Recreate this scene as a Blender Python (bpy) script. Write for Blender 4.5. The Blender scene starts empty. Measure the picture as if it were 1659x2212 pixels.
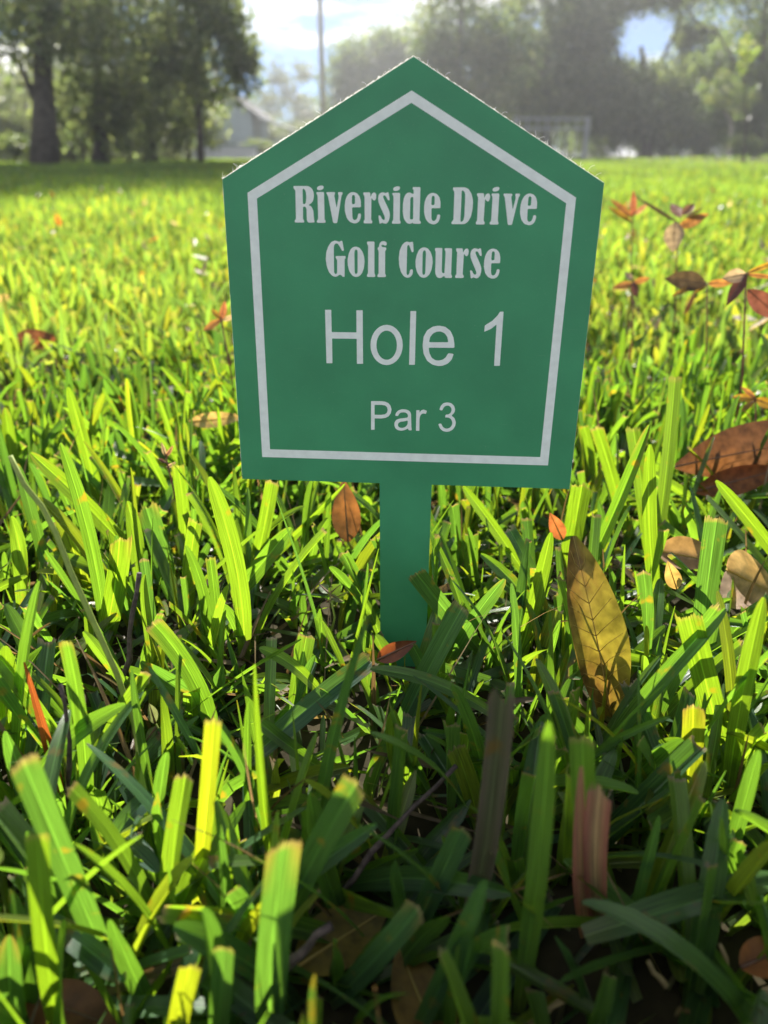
import bpy, math, random
import numpy as np
from mathutils import Vector, Matrix
from mathutils.geometry import tessellate_polygon

scene = bpy.context.scene
COL = scene.collection

# ------------------------------------------------------------------ camera
CAM_H = 0.235
PITCH = math.radians(25.6)
F = 1609.6                       # focal length in units of a 1659 x 2212 picture
cam_d = bpy.data.cameras.new('camera')
cam = bpy.data.objects.new('camera', cam_d)
COL.objects.link(cam)
cam.location = (0, 0, CAM_H)
cam.rotation_euler = (math.pi / 2 - PITCH, 0, 0)
cam_d.lens = 4.25
cam_d.sensor_fit = 'VERTICAL'
cam_d.sensor_height = 4.25 * 2212 / F
cam_d.sensor_width = cam_d.sensor_height * 0.75
cam_d.clip_start = 0.004
cam_d.clip_end = 3000
cam_d.dof.use_dof = True
cam_d.dof.focus_distance = 0.335
cam_d.dof.aperture_fstop = 1.35
scene.camera = cam

# ------------------------------------------------------------------ world and sun
SUN_EL = math.radians(40)
SUN_AZ = math.radians(-10.5)       # left of straight ahead (+Y)
world = bpy.data.worlds.new('World')
scene.world = world
world.use_nodes = True
wt = world.node_tree
wt.nodes.clear()
def wn(kind, **kw):
    n = wt.nodes.new(kind)
    for k, v in kw.items(): setattr(n, k, v)
    return n
w_out = wn('ShaderNodeOutputWorld'); w_bg = wn('ShaderNodeBackground')
w_sky = wn('ShaderNodeTexSky', sky_type='NISHITA', sun_disc=False, sun_elevation=SUN_EL, sun_rotation=SUN_AZ)
w_sky.dust_density = 0.0; w_sky.air_density = 0.42; w_sky.ozone_density = 4.0; w_sky.altitude = 2000
w_tc = wn('ShaderNodeTexCoord'); w_sep = wn('ShaderNodeSeparateXYZ')
w_z = wn('ShaderNodeMath', operation='MAXIMUM'); w_z.inputs[1].default_value = 0.0
w_za = wn('ShaderNodeMath', operation='ADD'); w_za.inputs[1].default_value = 0.10
w_dx = wn('ShaderNodeMath', operation='DIVIDE'); w_dy = wn('ShaderNodeMath', operation='DIVIDE')
w_cmb = wn('ShaderNodeCombineXYZ')
w_noi = wn('ShaderNodeTexNoise'); w_noi.inputs['Scale'].default_value = 0.62; w_noi.inputs['Detail'].default_value = 7; w_noi.inputs['Roughness'].default_value = 0.55
w_rmp = wn('ShaderNodeValToRGB')
w_rmp.color_ramp.elements[0].position = 0.49; w_rmp.color_ramp.elements[1].position = 0.57
w_mix = wn('ShaderNodeMix', data_type='RGBA')
w_n2 = wn('ShaderNodeTexNoise'); w_n2.inputs['Scale'].default_value = 1.7; w_n2.inputs['Detail'].default_value = 5
w_cl = wn('ShaderNodeMix', data_type='RGBA')                  # grey bellies and bright rims of the clouds
w_cl.inputs['A'].default_value = (4.6, 5.0, 5.8, 1); w_cl.inputs['B'].default_value = (14.5, 14.2, 13.8, 1)
w_r2 = wn('ShaderNodeMapRange'); w_r2.inputs['From Min'].default_value = 0.36; w_r2.inputs['From Max'].default_value = 0.64
L = wt.links.new
L(w_tc.outputs['Generated'], w_sep.inputs[0])
L(w_sep.outputs['Z'], w_z.inputs[0]); L(w_z.outputs[0], w_za.inputs[0])
L(w_sep.outputs['X'], w_dx.inputs[0]); L(w_za.outputs[0], w_dx.inputs[1])
L(w_sep.outputs['Y'], w_dy.inputs[0]); L(w_za.outputs[0], w_dy.inputs[1])
L(w_dx.outputs[0], w_cmb.inputs[0]); L(w_dy.outputs[0], w_cmb.inputs[1])
w_cmb.inputs[2].default_value = 24.44
L(w_cmb.outputs[0], w_noi.inputs['Vector']); L(w_noi.outputs['Fac'], w_rmp.inputs[0])
L(w_rmp.outputs[0], w_mix.inputs['Factor']); L(w_sky.outputs[0], w_mix.inputs['A'])
L(w_cmb.outputs[0], w_n2.inputs['Vector']); L(w_n2.outputs['Fac'], w_r2.inputs['Value']); L(w_r2.outputs[0], w_cl.inputs['Factor']); L(w_cl.outputs['Result'], w_mix.inputs['B'])
L(w_mix.outputs['Result'], w_bg.inputs['Color'])
w_bg.inputs['Strength'].default_value = 0.05
L(w_bg.outputs[0], w_out.inputs[0])

sun_d = bpy.data.lights.new('sun', 'SUN')
sun_d.energy = 5.0
sun_d.angle = math.radians(0.53)
sun_d.color = (1.0, 0.95, 0.86)
sun = bpy.data.objects.new('sun', sun_d)
COL.objects.link(sun)
sv = Vector((math.sin(SUN_AZ) * math.cos(SUN_EL), math.cos(SUN_AZ) * math.cos(SUN_EL), math.sin(SUN_EL)))
sun.rotation_euler = sv.to_track_quat('Z', 'Y').to_euler()
sun.location = sv * 60

scene.view_settings.view_transform = 'Standard'
scene.view_settings.look = 'None'
scene.view_settings.gamma = 1
scene.view_settings.exposure = 1.62
scene.cycles.max_bounces = 10
scene.cycles.transparent_max_bounces = 8
scene.cycles.volume_bounces = 0

VEIL_HAZE = 0.0019                    # density of the air added to lift the far trees like lens veil
rng = np.random.default_rng(11)
random.seed(5)

# ------------------------------------------------------------------ helpers
CX, CY = 829.5, 1106.0
AX = np.array([1.0, 0, 0]); AU = np.array([0, math.sin(PITCH), math.cos(PITCH)]); AF = np.array([0, math.cos(PITCH), -math.sin(PITCH)])
CAM = np.array([0, 0, CAM_H])
def ray(x, y):
    return AX * ((x - CX) / F) - AU * ((y - CY) / F) + AF
def at(x, y, Y):                 # the point of the line of sight that lies Y metres ahead
    d = ray(x, y); return CAM + d * (Y / d[1])
def on_z(x, y, z):               # ... or at height z
    d = ray(x, y); return CAM + d * ((z - CAM_H) / d[2])
def project(P):
    q = P - CAM
    dep = q @ AF
    s = np.where(np.abs(dep) < 1e-6, 1e-6, dep)
    return CX + F * (q @ AX) / s, CY - F * (q @ AU) / s, dep

def hgt(x, y):                   # the lawn is level here and rises gently far to the right
    r = np.hypot(x - 17.0, y - 27.0)
    far = np.clip((np.hypot(x, y) - 3.0) / 6.0, 0, 1)
    return 0.33 * np.exp(-(r / 6.0) ** 2) + far * 0.025 * np.sin(x * 0.7 + 1) * np.cos(y * 0.45)

def link(o, parent=None):
    COL.objects.link(o)
    if parent is not None: o.parent = parent
    return o
def tag(o, label=None, cat=None, group=None, kind=None):
    if label: o['label'] = label
    if cat: o['category'] = cat
    if group: o['group'] = group
    if kind: o['kind'] = kind
    return o
def empty(name, loc=(0, 0, 0)):
    o = bpy.data.objects.new(name, None); o.location = loc; o.empty_display_size = 0.05
    return link(o)
def mesh_np(name, V, Q, mat, parent=None, col=None, uv=None, smooth=False):
    """one mesh object from numpy arrays; Q has shape (n,3) or (n,4)"""
    me = bpy.data.meshes.new(name)
    V = np.asarray(V, dtype=np.float32).reshape(-1, 3); Q = np.asarray(Q, dtype=np.int32)
    k = Q.shape[1]
    me.vertices.add(len(V)); me.vertices.foreach_set('co', V.ravel())
    me.loops.add(Q.size); me.loops.foreach_set('vertex_index', Q.ravel())
    me.polygons.add(len(Q)); me.polygons.foreach_set('loop_start', np.arange(0, Q.size, k, dtype=np.int32))
    if smooth: me.polygons.foreach_set('use_smooth', np.ones(len(Q), dtype=bool))
    if col is not None:
        a = me.attributes.new('Col', 'FLOAT_COLOR', 'POINT')
        c = np.ones((len(V), 4), dtype=np.float32); cc = np.asarray(col); cc = cc.reshape(-1, cc.shape[-1]); c[:, :cc.shape[1]] = cc
        a.data.foreach_set('color', c.ravel())
    if uv is not None:
        u = me.uv_layers.new(name='UVMap')
        u.data.foreach_set('uv', np.asarray(uv, dtype=np.float32).reshape(-1, 2)[Q.ravel()].ravel())
    me.update(calc_edges=True); me.validate()
    me.materials.append(mat)
    return link(bpy.data.objects.new(name, me), parent)
class MB:
    """collects simple solids, then makes one mesh object of them"""
    def __init__(s): s.v = []; s.f = []
    def box(s, c, d, rz=0.0):
        x, y, z = d[0] / 2, d[1] / 2, d[2] / 2; b = len(s.v); co, si = math.cos(rz), math.sin(rz)
        for sx, sy, sz in ((-1,-1,-1),(1,-1,-1),(1,1,-1),(-1,1,-1),(-1,-1,1),(1,-1,1),(1,1,1),(-1,1,1)):
            px, py = sx * x, sy * y
            s.v.append((c[0] + px * co - py * si, c[1] + px * si + py * co, c[2] + sz * z))
        s.f += [tuple(b + i for i in q) for q in ((0,3,2,1),(4,5,6,7),(0,1,5,4),(1,2,6,5),(2,3,7,6),(3,0,4,7))]
        return s
    def tube(s, pts, rad, n=8, rough=0.0):
        pts = [Vector(p) for p in pts]; b = len(s.v); m = len(pts)
        for i, p in enumerate(pts):
            t = (pts[min(i + 1, m - 1)] - pts[max(i - 1, 0)]).normalized()
            a = t.cross(Vector((0, 1, 0)) if abs(t.y) < 0.9 else Vector((1, 0, 0))).normalized(); c = t.cross(a)
            r = rad[i] if hasattr(rad, '__len__') else rad
            for k in range(n):
                an = 2 * math.pi * k / n; rr = r * (1 + rough * random.uniform(-1, 1))
                s.v.append(tuple(p + a * math.cos(an) * rr + c * math.sin(an) * rr))
        for i in range(m - 1):
            for k in range(n):
                s.f.append((b + i*n + k, b + i*n + (k+1) % n, b + (i+1)*n + (k+1) % n, b + (i+1)*n + k))
        s.f.append(tuple(b + k for k in reversed(range(n)))); s.f.append(tuple(b + (m-1)*n + k for k in range(n)))
        return s
    def poly(s, front, back):     # prism between two equal rings
        b = len(s.v); n = len(front); s.v += [tuple(p) for p in front] + [tuple(p) for p in back]
        s.f.append(tuple(range(b, b + n))); s.f.append(tuple(reversed(range(b + n, b + 2*n))))
        for i in range(n): s.f.append((b + i, b + n + i, b + n + (i+1) % n, b + (i+1) % n))
        return s
    def build(s, name, mat, parent=None, smooth=False):
        me = bpy.data.meshes.new(name); me.from_pydata(s.v, [], s.f); me.update(); me.validate()
        if smooth: me.polygons.foreach_set('use_smooth', [True] * len(me.polygons))
        me.materials.append(mat)
        return link(bpy.data.objects.new(name, me), parent)

# ------------------------------------------------------------------ materials
def new_mat(name):
    m = bpy.data.materials.new(name); m.use_nodes = True; m.node_tree.nodes.clear()
    return m, m.node_tree
def nd(nt, kind, **kw):
    n = nt.nodes.new(kind)
    for k, v in kw.items(): setattr(n, k, v)
    return n
def simple(name, color, rough=0.6, spec=0.4, var=0.15, scale=30.0, bump=0.0, detail=4, metal=0.0):
    m, nt = new_mat(name); l = nt.links.new
    o = nd(nt, 'ShaderNodeOutputMaterial'); b = nd(nt, 'ShaderNodeBsdfPrincipled')
    tc = nd(nt, 'ShaderNodeTexCoord'); no = nd(nt, 'ShaderNodeTexNoise'); no.inputs['Scale'].default_value = scale; no.inputs['Detail'].default_value = detail
    r = nd(nt, 'ShaderNodeMapRange'); r.inputs['From Min'].default_value = 0.3; r.inputs['From Max'].default_value = 0.7
    r.inputs['To Min'].default_value = 1 - var; r.inputs['To Max'].default_value = 1 + var
    mu = nd(nt, 'ShaderNodeVectorMath', operation='SCALE'); mu.inputs[0].default_value = color
    l(tc.outputs['Object'], no.inputs['Vector']); l(no.outputs['Fac'], r.inputs['Value']); l(r.outputs[0], mu.inputs['Scale'])
    l(mu.outputs[0], b.inputs['Base Color']); b.inputs['Roughness'].default_value = rough; b.inputs['Specular IOR Level'].default_value = spec
    b.inputs['Metallic'].default_value = metal
    if bump:
        bp = nd(nt, 'ShaderNodeBump'); bp.inputs['Strength'].default_value = bump; bp.inputs['Distance'].default_value = 0.2 / scale
        l(no.outputs['Fac'], bp.inputs['Height']); l(bp.outputs[0], b.inputs['Normal'])
    l(b.outputs[0], o.inputs[0])
    return m
def leafy(name, tmul=(2.6, 2.5, 0.7), rough=0.4, spec=0.45, streak=0.0, mixf=0.5, spots=0.0, cell=0.0):
    """thin leaf: reflects its own colour, lets light through in a yellower one"""
    m, nt = new_mat(name); l = nt.links.new
    o = nd(nt, 'ShaderNodeOutputMaterial'); b = nd(nt, 'ShaderNodeBsdfPrincipled'); t = nd(nt, 'ShaderNodeBsdfTranslucent'); mx = nd(nt, 'ShaderNodeMixShader')
    at_ = nd(nt, 'ShaderNodeAttribute', attribute_name='Col'); col = at_.outputs['Color']
    if streak:
        uv = nd(nt, 'ShaderNodeUVMap'); mp = nd(nt, 'ShaderNodeMapping'); mp.inputs['Scale'].default_value = (22, 0.8, 1)
        no = nd(nt, 'ShaderNodeTexNoise'); no.inputs['Scale'].default_value = 1.0; no.inputs['Detail'].default_value = 3
        r = nd(nt, 'ShaderNodeMapRange'); r.inputs['From Min'].default_value = 0.3; r.inputs['From Max'].default_value = 0.7
        r.inputs['To Min'].default_value = 1 - streak; r.inputs['To Max'].default_value = 1 + streak
        sp = nd(nt, 'ShaderNodeSeparateXYZ'); ab = nd(nt, 'ShaderNodeMath', operation='SUBTRACT'); ab.inputs[1].default_value = 0.5
        ab2 = nd(nt, 'ShaderNodeMath', operation='ABSOLUTE'); rm = nd(nt, 'ShaderNodeMapRange')
        rm.inputs['From Min'].default_value = 0.012; rm.inputs['From Max'].default_value = 0.045; rm.inputs['To Min'].default_value = 1.7; rm.inputs['To Max'].default_value = 1.0
        m1 = nd(nt, 'ShaderNodeMath', operation='MULTIPLY'); sc = nd(nt, 'ShaderNodeVectorMath', operation='SCALE')
        l(uv.outputs[0], mp.inputs[0]); l(mp.outputs[0], no.inputs['Vector']); l(no.outputs['Fac'], r.inputs['Value'])
        l(uv.outputs[0], sp.inputs[0]); l(sp.outputs['X'], ab.inputs[0]); l(ab.outputs[0], ab2.inputs[0]); l(ab2.outputs[0], rm.inputs['Value'])
        l(r.outputs[0], m1.inputs[0]); l(rm.outputs[0], m1.inputs[1]); l(m1.outputs[0], sc.inputs['Scale']); l(col, sc.inputs[0]); col = sc.outputs[0]
        bp = nd(nt, 'ShaderNodeBump'); bp.inputs['Strength'].default_value = 0.25; bp.inputs['Distance'].default_value = 0.0006
        l(no.outputs['Fac'], bp.inputs['Height']); l(bp.outputs[0], b.inputs['Normal'])
    if spots:
        tc = nd(nt, 'ShaderNodeTexCoord'); n2 = nd(nt, 'ShaderNodeTexNoise'); n2.inputs['Scale'].default_value = spots; n2.inputs['Detail'].default_value = 3
        r2 = nd(nt, 'ShaderNodeMapRange'); r2.inputs['From Min'].default_value = 0.62; r2.inputs['From Max'].default_value = 0.72; r2.inputs['To Max'].default_value = 0.75
        mc = nd(nt, 'ShaderNodeMix', data_type='RGBA'); mc.inputs['B'].default_value = (0.16, 0.10, 0.03, 1)
        l(tc.outputs['Object'], n2.inputs['Vector']); l(n2.outputs['Fac'], r2.inputs['Value']); l(r2.outputs[0], mc.inputs['Factor']); l(col, mc.inputs['A']); col = mc.outputs['Result']
    if cell:
        tc = nd(nt, 'ShaderNodeTexCoord'); n2 = nd(nt, 'ShaderNodeTexNoise'); n2.inputs['Scale'].default_value = cell; n2.inputs['Detail'].default_value = 5
        r2 = nd(nt, 'ShaderNodeMapRange'); r2.inputs['From Min'].default_value = 0.3; r2.inputs['From Max'].default_value = 0.7; r2.inputs['To Min'].default_value = 0.55; r2.inputs['To Max'].default_value = 1.4
        s2 = nd(nt, 'ShaderNodeVectorMath', operation='SCALE')
        l(tc.outputs['Object'], n2.inputs['Vector']); l(n2.outputs['Fac'], r2.inputs['Value']); l(r2.outputs[0], s2.inputs['Scale']); l(col, s2.inputs[0]); col = s2.outputs[0]
        bp = nd(nt, 'ShaderNodeBump'); bp.inputs['Strength'].default_value = 0.5; bp.inputs['Distance'].default_value = 0.001
        l(n2.outputs['Fac'], bp.inputs['Height']); l(bp.outputs[0], b.inputs['Normal'])
    tm = nd(nt, 'ShaderNodeVectorMath', operation='MULTIPLY')
    tx = nd(nt, 'ShaderNodeMix', data_type='VECTOR'); tx.inputs['A'].default_value = (0.9, 0.72, 0.5); tx.inputs['B'].default_value = tmul   # alpha 0 marks dry tissue
    l(at_.outputs['Alpha'], tx.inputs['Factor']); l(tx.outputs['Result'], tm.inputs[1])
    l(col, tm.inputs[0]); l(tm.outputs[0], t.inputs['Color']); l(col, b.inputs['Base Color'])
    b.inputs['Roughness'].default_value = rough; b.inputs['Specular IOR Level'].default_value = spec
    mx.inputs[0].default_value = mixf
    l(b.outputs[0], mx.inputs[1]); l(t.outputs[0], mx.inputs[2]); l(mx.outputs[0], o.inputs[0])
    return m
def sign_paint(color):
    """satin green plastic with rub marks, a little dust and fine scratches"""
    m, nt = new_mat('green_plastic'); l = nt.links.new
    o = nd(nt, 'ShaderNodeOutputMaterial'); b = nd(nt, 'ShaderNodeBsdfPrincipled'); tc = nd(nt, 'ShaderNodeTexCoord')
    n1 = nd(nt, 'ShaderNodeTexNoise'); n1.inputs['Scale'].default_value = 28; n1.inputs['Detail'].default_value = 5
    n2 = nd(nt, 'ShaderNodeTexNoise'); n2.inputs['Scale'].default_value = 1400; n2.inputs['Detail'].default_value = 2
    mp = nd(nt, 'ShaderNodeMapping'); mp.inputs['Scale'].default_value = (60, 2200, 60); mp.inputs['Rotation'].default_value = (0, 0, 0.25)
    n3 = nd(nt, 'ShaderNodeTexNoise'); n3.inputs['Scale'].default_value = 1.0; n3.inputs['Detail'].default_value = 2
    l(tc.outputs['Object'], n1.inputs['Vector']); l(tc.outputs['Object'], n2.inputs['Vector']); l(tc.outputs['Object'], mp.inputs[0]); l(mp.outputs[0], n3.inputs['Vector'])
    r1 = nd(nt, 'ShaderNodeMapRange'); r1.inputs['From Min'].default_value = .35; r1.inputs['From Max'].default_value = .7; r1.inputs['To Min'].default_value = .90; r1.inputs['To Max'].default_value = 1.12
    sc = nd(nt, 'ShaderNodeVectorMath', operation='SCALE'); sc.inputs[0].default_value = color
    l(n1.outputs['Fac'], r1.inputs['Value']); l(r1.outputs[0], sc.inputs['Scale'])
    r2 = nd(nt, 'ShaderNodeMapRange'); r2.inputs['From Min'].default_value = .66; r2.inputs['From Max'].default_value = .76; r2.inputs['To Max'].default_value = .16
    mx = nd(nt, 'ShaderNodeMix', data_type='RGBA'); mx.inputs['B'].default_value = (.5, .52, .45, 1)
    l(n2.outputs['Fac'], r2.inputs['Value']); l(r2.outputs[0], mx.inputs['Factor']); l(sc.outputs[0], mx.inputs['A'])
    r3 = nd(nt, 'ShaderNodeMapRange'); r3.inputs['From Min'].default_value = .7; r3.inputs['From Max'].default_value = .78; r3.inputs['To Max'].default_value = .10
    m2 = nd(nt, 'ShaderNodeMix', data_type='RGBA'); m2.inputs['B'].default_value = (.45, .5, .42, 1)
    l(n3.outputs['Fac'], r3.inputs['Value']); l(r3.outputs[0], m2.inputs['Factor']); l(mx.outputs['Result'], m2.inputs['A']); l(m2.outputs['Result'], b.inputs['Base Color'])
    rr = nd(nt, 'ShaderNodeMapRange'); rr.inputs['To Min'].default_value = .36; rr.inputs['To Max'].default_value = .6
    l(n1.outputs['Fac'], rr.inputs['Value']); l(rr.outputs[0], b.inputs['Roughness']); b.inputs['Specular IOR Level'].default_value = .55
    l(b.outputs[0], o.inputs[0])
    return m
M = {}
M['grass'] = leafy('grass_blade', tmul=(3.9, 3.55, 0.55), streak=0.42, spots=95.0, rough=0.33, spec=0.55)
M['far_grass'] = leafy('grass_far', tmul=(6.2, 4.6, 1.3), rough=0.33, spec=0.55)
M['dry'] = leafy('dry_leaf', tmul=(1.4, 1.2, 0.55), rough=0.45, spec=0.5, cell=160.0, mixf=0.5)
M['foliage'] = leafy('tree_foliage', tmul=(4.2, 4.0, 2.2), rough=0.45, spec=0.5)
M['bark'] = simple('bark', (0.10, 0.085, 0.07), 0.9, 0.2, 0.4, 6, 0.8)
M['pale_bark'] = simple('pale_bark', (0.30, 0.27, 0.22), 0.9, 0.2, 0.3, 6, 0.8)
M['twig'] = simple('twig_bark', (0.085, 0.065, 0.06), 0.8, 0.3, 0.5, 400, 0.8)
M['soil'] = simple('soil_and_thatch', (0.035, 0.03, 0.017), 0.95, 0.1, 0.5, 60, 0.6, 8)
M['white'] = simple('white_core', (0.88, 0.90, 0.86), 0.55, 0.4, 0.06, 260)
M['edge'] = simple('white_edge', (0.8, 0.8, 0.78), 0.5, 0.4, 0.05, 300)
M['green'] = sign_paint((0.050, 0.290, 0.130))
M['house_wall'] = simple('pale_wall', (0.36, 0.44, 0.46), 0.8, 0.3, 0.08, 2)
M['roof'] = simple('roof_shingle', (0.10, 0.10, 0.11), 0.9, 0.2, 0.25, 8, 0.4)
M['glass'] = simple('window_glass', (0.03, 0.04, 0.05), 0.08, 0.6, 0.05, 2)
M['white_paint'] = simple('white_paint', (0.55, 0.56, 0.56), 0.55, 0.4, 0.06, 4)
M['galv'] = simple('galvanised_steel', (0.26, 0.28, 0.28), 0.5, 0.5, 0.15, 9)
M['pole'] = simple('weathered_pole', (0.36, 0.34, 0.24), 0.85, 0.3, 0.25, 7, 0.3)

# ------------------------------------------------------------------ ground
rings = np.r_[0.0, np.geomspace(0.15, 900, 70)]; na = 120
ang = np.linspace(0, 2 * np.pi, na, endpoint=False)
gx = (rings[:, None] * np.cos(ang)).ravel(); gy = (rings[:, None] * np.sin(ang)).ravel()
gV = np.c_[gx, gy, hgt(gx, gy)]
ii, jj = np.meshgrid(np.arange(len(rings) - 1), np.arange(na), indexing='ij')
i0 = (ii * na + jj).ravel(); i1 = (ii * na + (jj + 1) % na).ravel()
ground = mesh_np('ground', gV, np.c_[i0, i0 + na, i1 + na, i1], M['soil'], smooth=True)
tag(ground, kind='structure')

# ------------------------------------------------------------------ trees, shrubs and what stands beyond the lawn
HOR = 335.0                      # picture row of eye level
def leaf_cloud(name, blobs, parent, hues, size, n_per, mat=None, spread=0.33, droop=0.0):
    """blobs: (centre, radii, leaf count factor); small leaf faces in clumps spread through each blob"""
    Ps = []
    for c, r, k in blobs:
        c = np.array(c); r = np.array(r); m = max(6, int(46 * k))
        d = rng.normal(size=(m, 3)); d /= np.linalg.norm(d, axis=1)[:, None]
        cc = c + d * r * (rng.random((m, 1)) ** 0.45)
        n = int(n_per * k)
        idx = rng.integers(0, m, n)
        sp = spread * np.minimum(1.0, r.mean() / 1.6)
        p = cc[idx] + rng.normal(size=(n, 3)) * sp * np.array([1, 1, 0.7])
        p[:, 2] -= np.abs(rng.normal(size=n)) * droop
        Ps.append((p, rng.random(m)[idx]))
    P = np.concatenate([a for a, _ in Ps]); tone = np.concatenate([b for _, b in Ps])
    keep = P[:, 2] > 0.05; P = P[keep]; tone = tone[keep]; n = len(P)
    a = rng.normal(size=(n, 3)); a[:, 2] -= 0.5; a /= np.linalg.norm(a, axis=1)[:, None]
    b = np.cross(a, rng.normal(size=(n, 3))); b /= np.linalg.norm(b, axis=1)[:, None]
    L_ = size * rng.uniform(0.6, 1.5, (n, 1)); W_ = L_ * rng.uniform(0.38, 0.62, (n, 1))
    V = np.stack([P - a * L_ / 2, P + b * W_ / 2, P + a * L_ / 2, P - b * W_ / 2], 1)
    h = np.array(hues); i = np.minimum((tone * len(h)).astype(int), len(h) - 1)
    c = h[i] * rng.uniform(0.75, 1.25, (n, 1))
    return mesh_np(name, V, np.arange(4 * n).reshape(n, 4), mat or M['foliage'], parent, np.repeat(c, 4, 0))
DARK = [(0.040, 0.062, 0.028), (0.055, 0.078, 0.032), (0.075, 0.095, 0.04)]
MID = [(0.042, 0.068, 0.026), (0.06, 0.085, 0.03), (0.085, 0.10, 0.04)]
LIGHT = [(0.10, 0.14, 0.03), (0.15, 0.17, 0.035), (0.07, 0.11, 0.03)]
SOFT = [(0.065, 0.092, 0.050), (0.085, 0.11, 0.058), (0.11, 0.13, 0.065)]
GREY = [(0.05, 0.062, 0.040), (0.062, 0.072, 0.046), (0.042, 0.056, 0.032)]
def tree(name, label, px, D, r0, trunk_px, blobs, limbs=(), hues=MID, size=0.16, n=1500, bark='bark', group=None, droop=0.0, cat='tree', spread=0.33):
    """px: picture column of the foot, D: distance; trunk_px: trunk way-points (column, row); blobs: (col, row, rx m, rz m, density)"""
    foot = at(px, HOR, D); foot[2] = hgt(foot[0], foot[1])
    t = empty(name, tuple(foot)); tag(t, label, cat, group)
    f = np.array(foot)
    pts = [np.array([0, 0, -0.2])] + [at(x, y, D) - f for x, y in trunk_px]
    m = len(pts); rad = [r0 * 1.25] + [r0 * (1 - 0.65 * i / (m - 1)) for i in range(1, m)]
    MB().tube(pts, rad, 10, 0.08).build('trunk', M[bark], t, True)
    for x0, y0, x1, y1, dy, r in limbs:
        a = at(x0, y0, D) - f; e = at(x1, y1, D + dy) - f; mid = (a + e) / 2 + np.array([0, 0, -0.08 * np.linalg.norm(e - a)])
        MB().tube([a, mid, e], [r, r * 0.7, r * 0.3], 7, 0.1).build('branch', M[bark], t, True)
    bl = []
    for x, y, rx, rz, k in blobs:
        c = at(x, max(y, 0), D) - f; c[2] += max(0, -y) / F * D; c[1] += rng.uniform(-0.8, 0.8)
        bl.append((c, (rx, rx * 0.9, rz), k))
    leaf_cloud('crown', bl, t, hues, size, n, droop=droop, spread=spread)
    return t
lg = 'trees along the shaded left edge of the lawn'
tree('broadleaf_tree', 'thick trunked tree with a leaning side limb and high dark crown', 92, 22, 0.34, [(95, 220), (92, 120), (110, 0), (140, -180)],
     [(60, -40, 2.2, 1.7, 1.0), (150, -30, 2.0, 1.8, 1.0), (20, 20, 1.2, 0.8, .35), (210, 40, 1.5, 1.1, .7), (130, -250, 2.4, 2.0, 1.6), (40, -380, 2.0, 1.8, 1.2), (230, -330, 2.2, 1.8, 1.6), (150, -500, 2.4, 1.8, 1.8), (20, -560, 2.4, 1.8, 1.8), (240, -600, 2.4, 1.8, 1.8), (120, -720, 2.2, 1.5, 1.6), (-80, -250, 2.6, 2.2, 1.6), (-90, -480, 2.4, 2, 1.6), (-60, 60, 1.8, 1.4, .9), (60, -820, 2.6, 1.8, 2), (200, -800, 2.4, 1.8, 1.8), (-60, -700, 2.6, 2, 1.8)],
     [(95, 250, 22, 90, 0.3, 0.14), (92, 120, 180, -40, -.4, 0.12), (100, 60, 20, -120, .4, .12)], SOFT, 0.2, 1250, droop=0.2)
tree('broadleaf_tree', 'dark trunked tree with foliage hanging low over the left lawn edge', 215, 26, 0.22, [(216, 240), (210, 120), (225, -40)],
     [(190, 90, 1.6, 1.2, .8), (260, 60, 1.7, 1.4, 1), (300, 150, 1.4, 1.0, .8), (225, -60, 2.2, 1.6, 1.2), (180, 190, 1.0, .8, .3), (240, -250, 2.2, 2.0, 1.4), (270, 220, 1.0, .6, .35), (190, 250, 1.1, .7, .45), (150, 170, 1.2, 1.0, .5), (230, 170, 1.3, 1.2, .6), (280, 280, .8, .6, .3), (300, -420, 2.6, 2.0, 1.8), (200, -560, 2.4, 1.8, 1.6), (270, -680, 2.6, 1.8, 1.8)],
     [(213, 180, 290, 120, .4, .08), (212, 140, 160, 40, -.3, .08)], SOFT, 0.2, 1200, group=lg, droop=0.3)
tree('broadleaf_tree', 'grey green tree with long drooping foliage between two dark trunks', 322, 29, 0.22, [(322, 250), (330, 140), (340, -40)],
     [(330, 60, 2.0, 1.8, 1.2), (390, 110, 1.5, 1.2, .9), (370, -40, 2.2, 1.6, 1.2), (350, 190, 1.2, .8, .5), (340, -230, 2.3, 2.0, 1.4), (410, -160, 1.8, 1.6, 1), (320, 250, 1.4, .8, .6), (360, 150, 1.5, 1.2, .7), (420, 230, 1.0, .8, .4), (380, 240, 1.2, .7, .5), (350, -400, 2.4, 2, 1.6), (430, -330, 2.0, 1.8, 1.3), (340, -560, 2.6, 1.8, 1.8), (400, -650, 2.2, 1.6, 1.6)],
     [(328, 180, 395, 100, .4, .07), (326, 200, 280, 120, -.3, .07)], SOFT, 0.2, 1200, group=lg, droop=0.4)
tree('broadleaf_tree', 'slender dark trunked tree whose dense crown meets the open sky', 432, 24, 0.10, [(430, 250), (424, 150), (430, 20), (440, -120)],
     [(455, 60, 1.2, 1.3, 1), (500, 130, .85, .8, .7), (470, -40, 1.2, 1.3, 1), (400, 30, 1.2, 1.2, .8), (490, 20, .65, .9, .6), (520, 110, .4, .35, .3), (440, -180, 1.4, 1.4, 1.1), (430, 200, .9, .4, .25), (400, 150, .9, .7, .5), (430, -350, 1.8, 1.6, 1.6), (420, -520, 1.8, 1.6, 1.5), (430, -680, 1.9, 1.6, 1.6), (420, -780, 1.7, 1.2, 1.3), (350, 100, .9, .8, .6), (520, 90, .4, .5, .35)],
     [(425, 160, 505, 120, .3, .05), (426, 120, 380, 40, -.3, .05)], SOFT, 0.17, 1250, droop=0.25)
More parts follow.
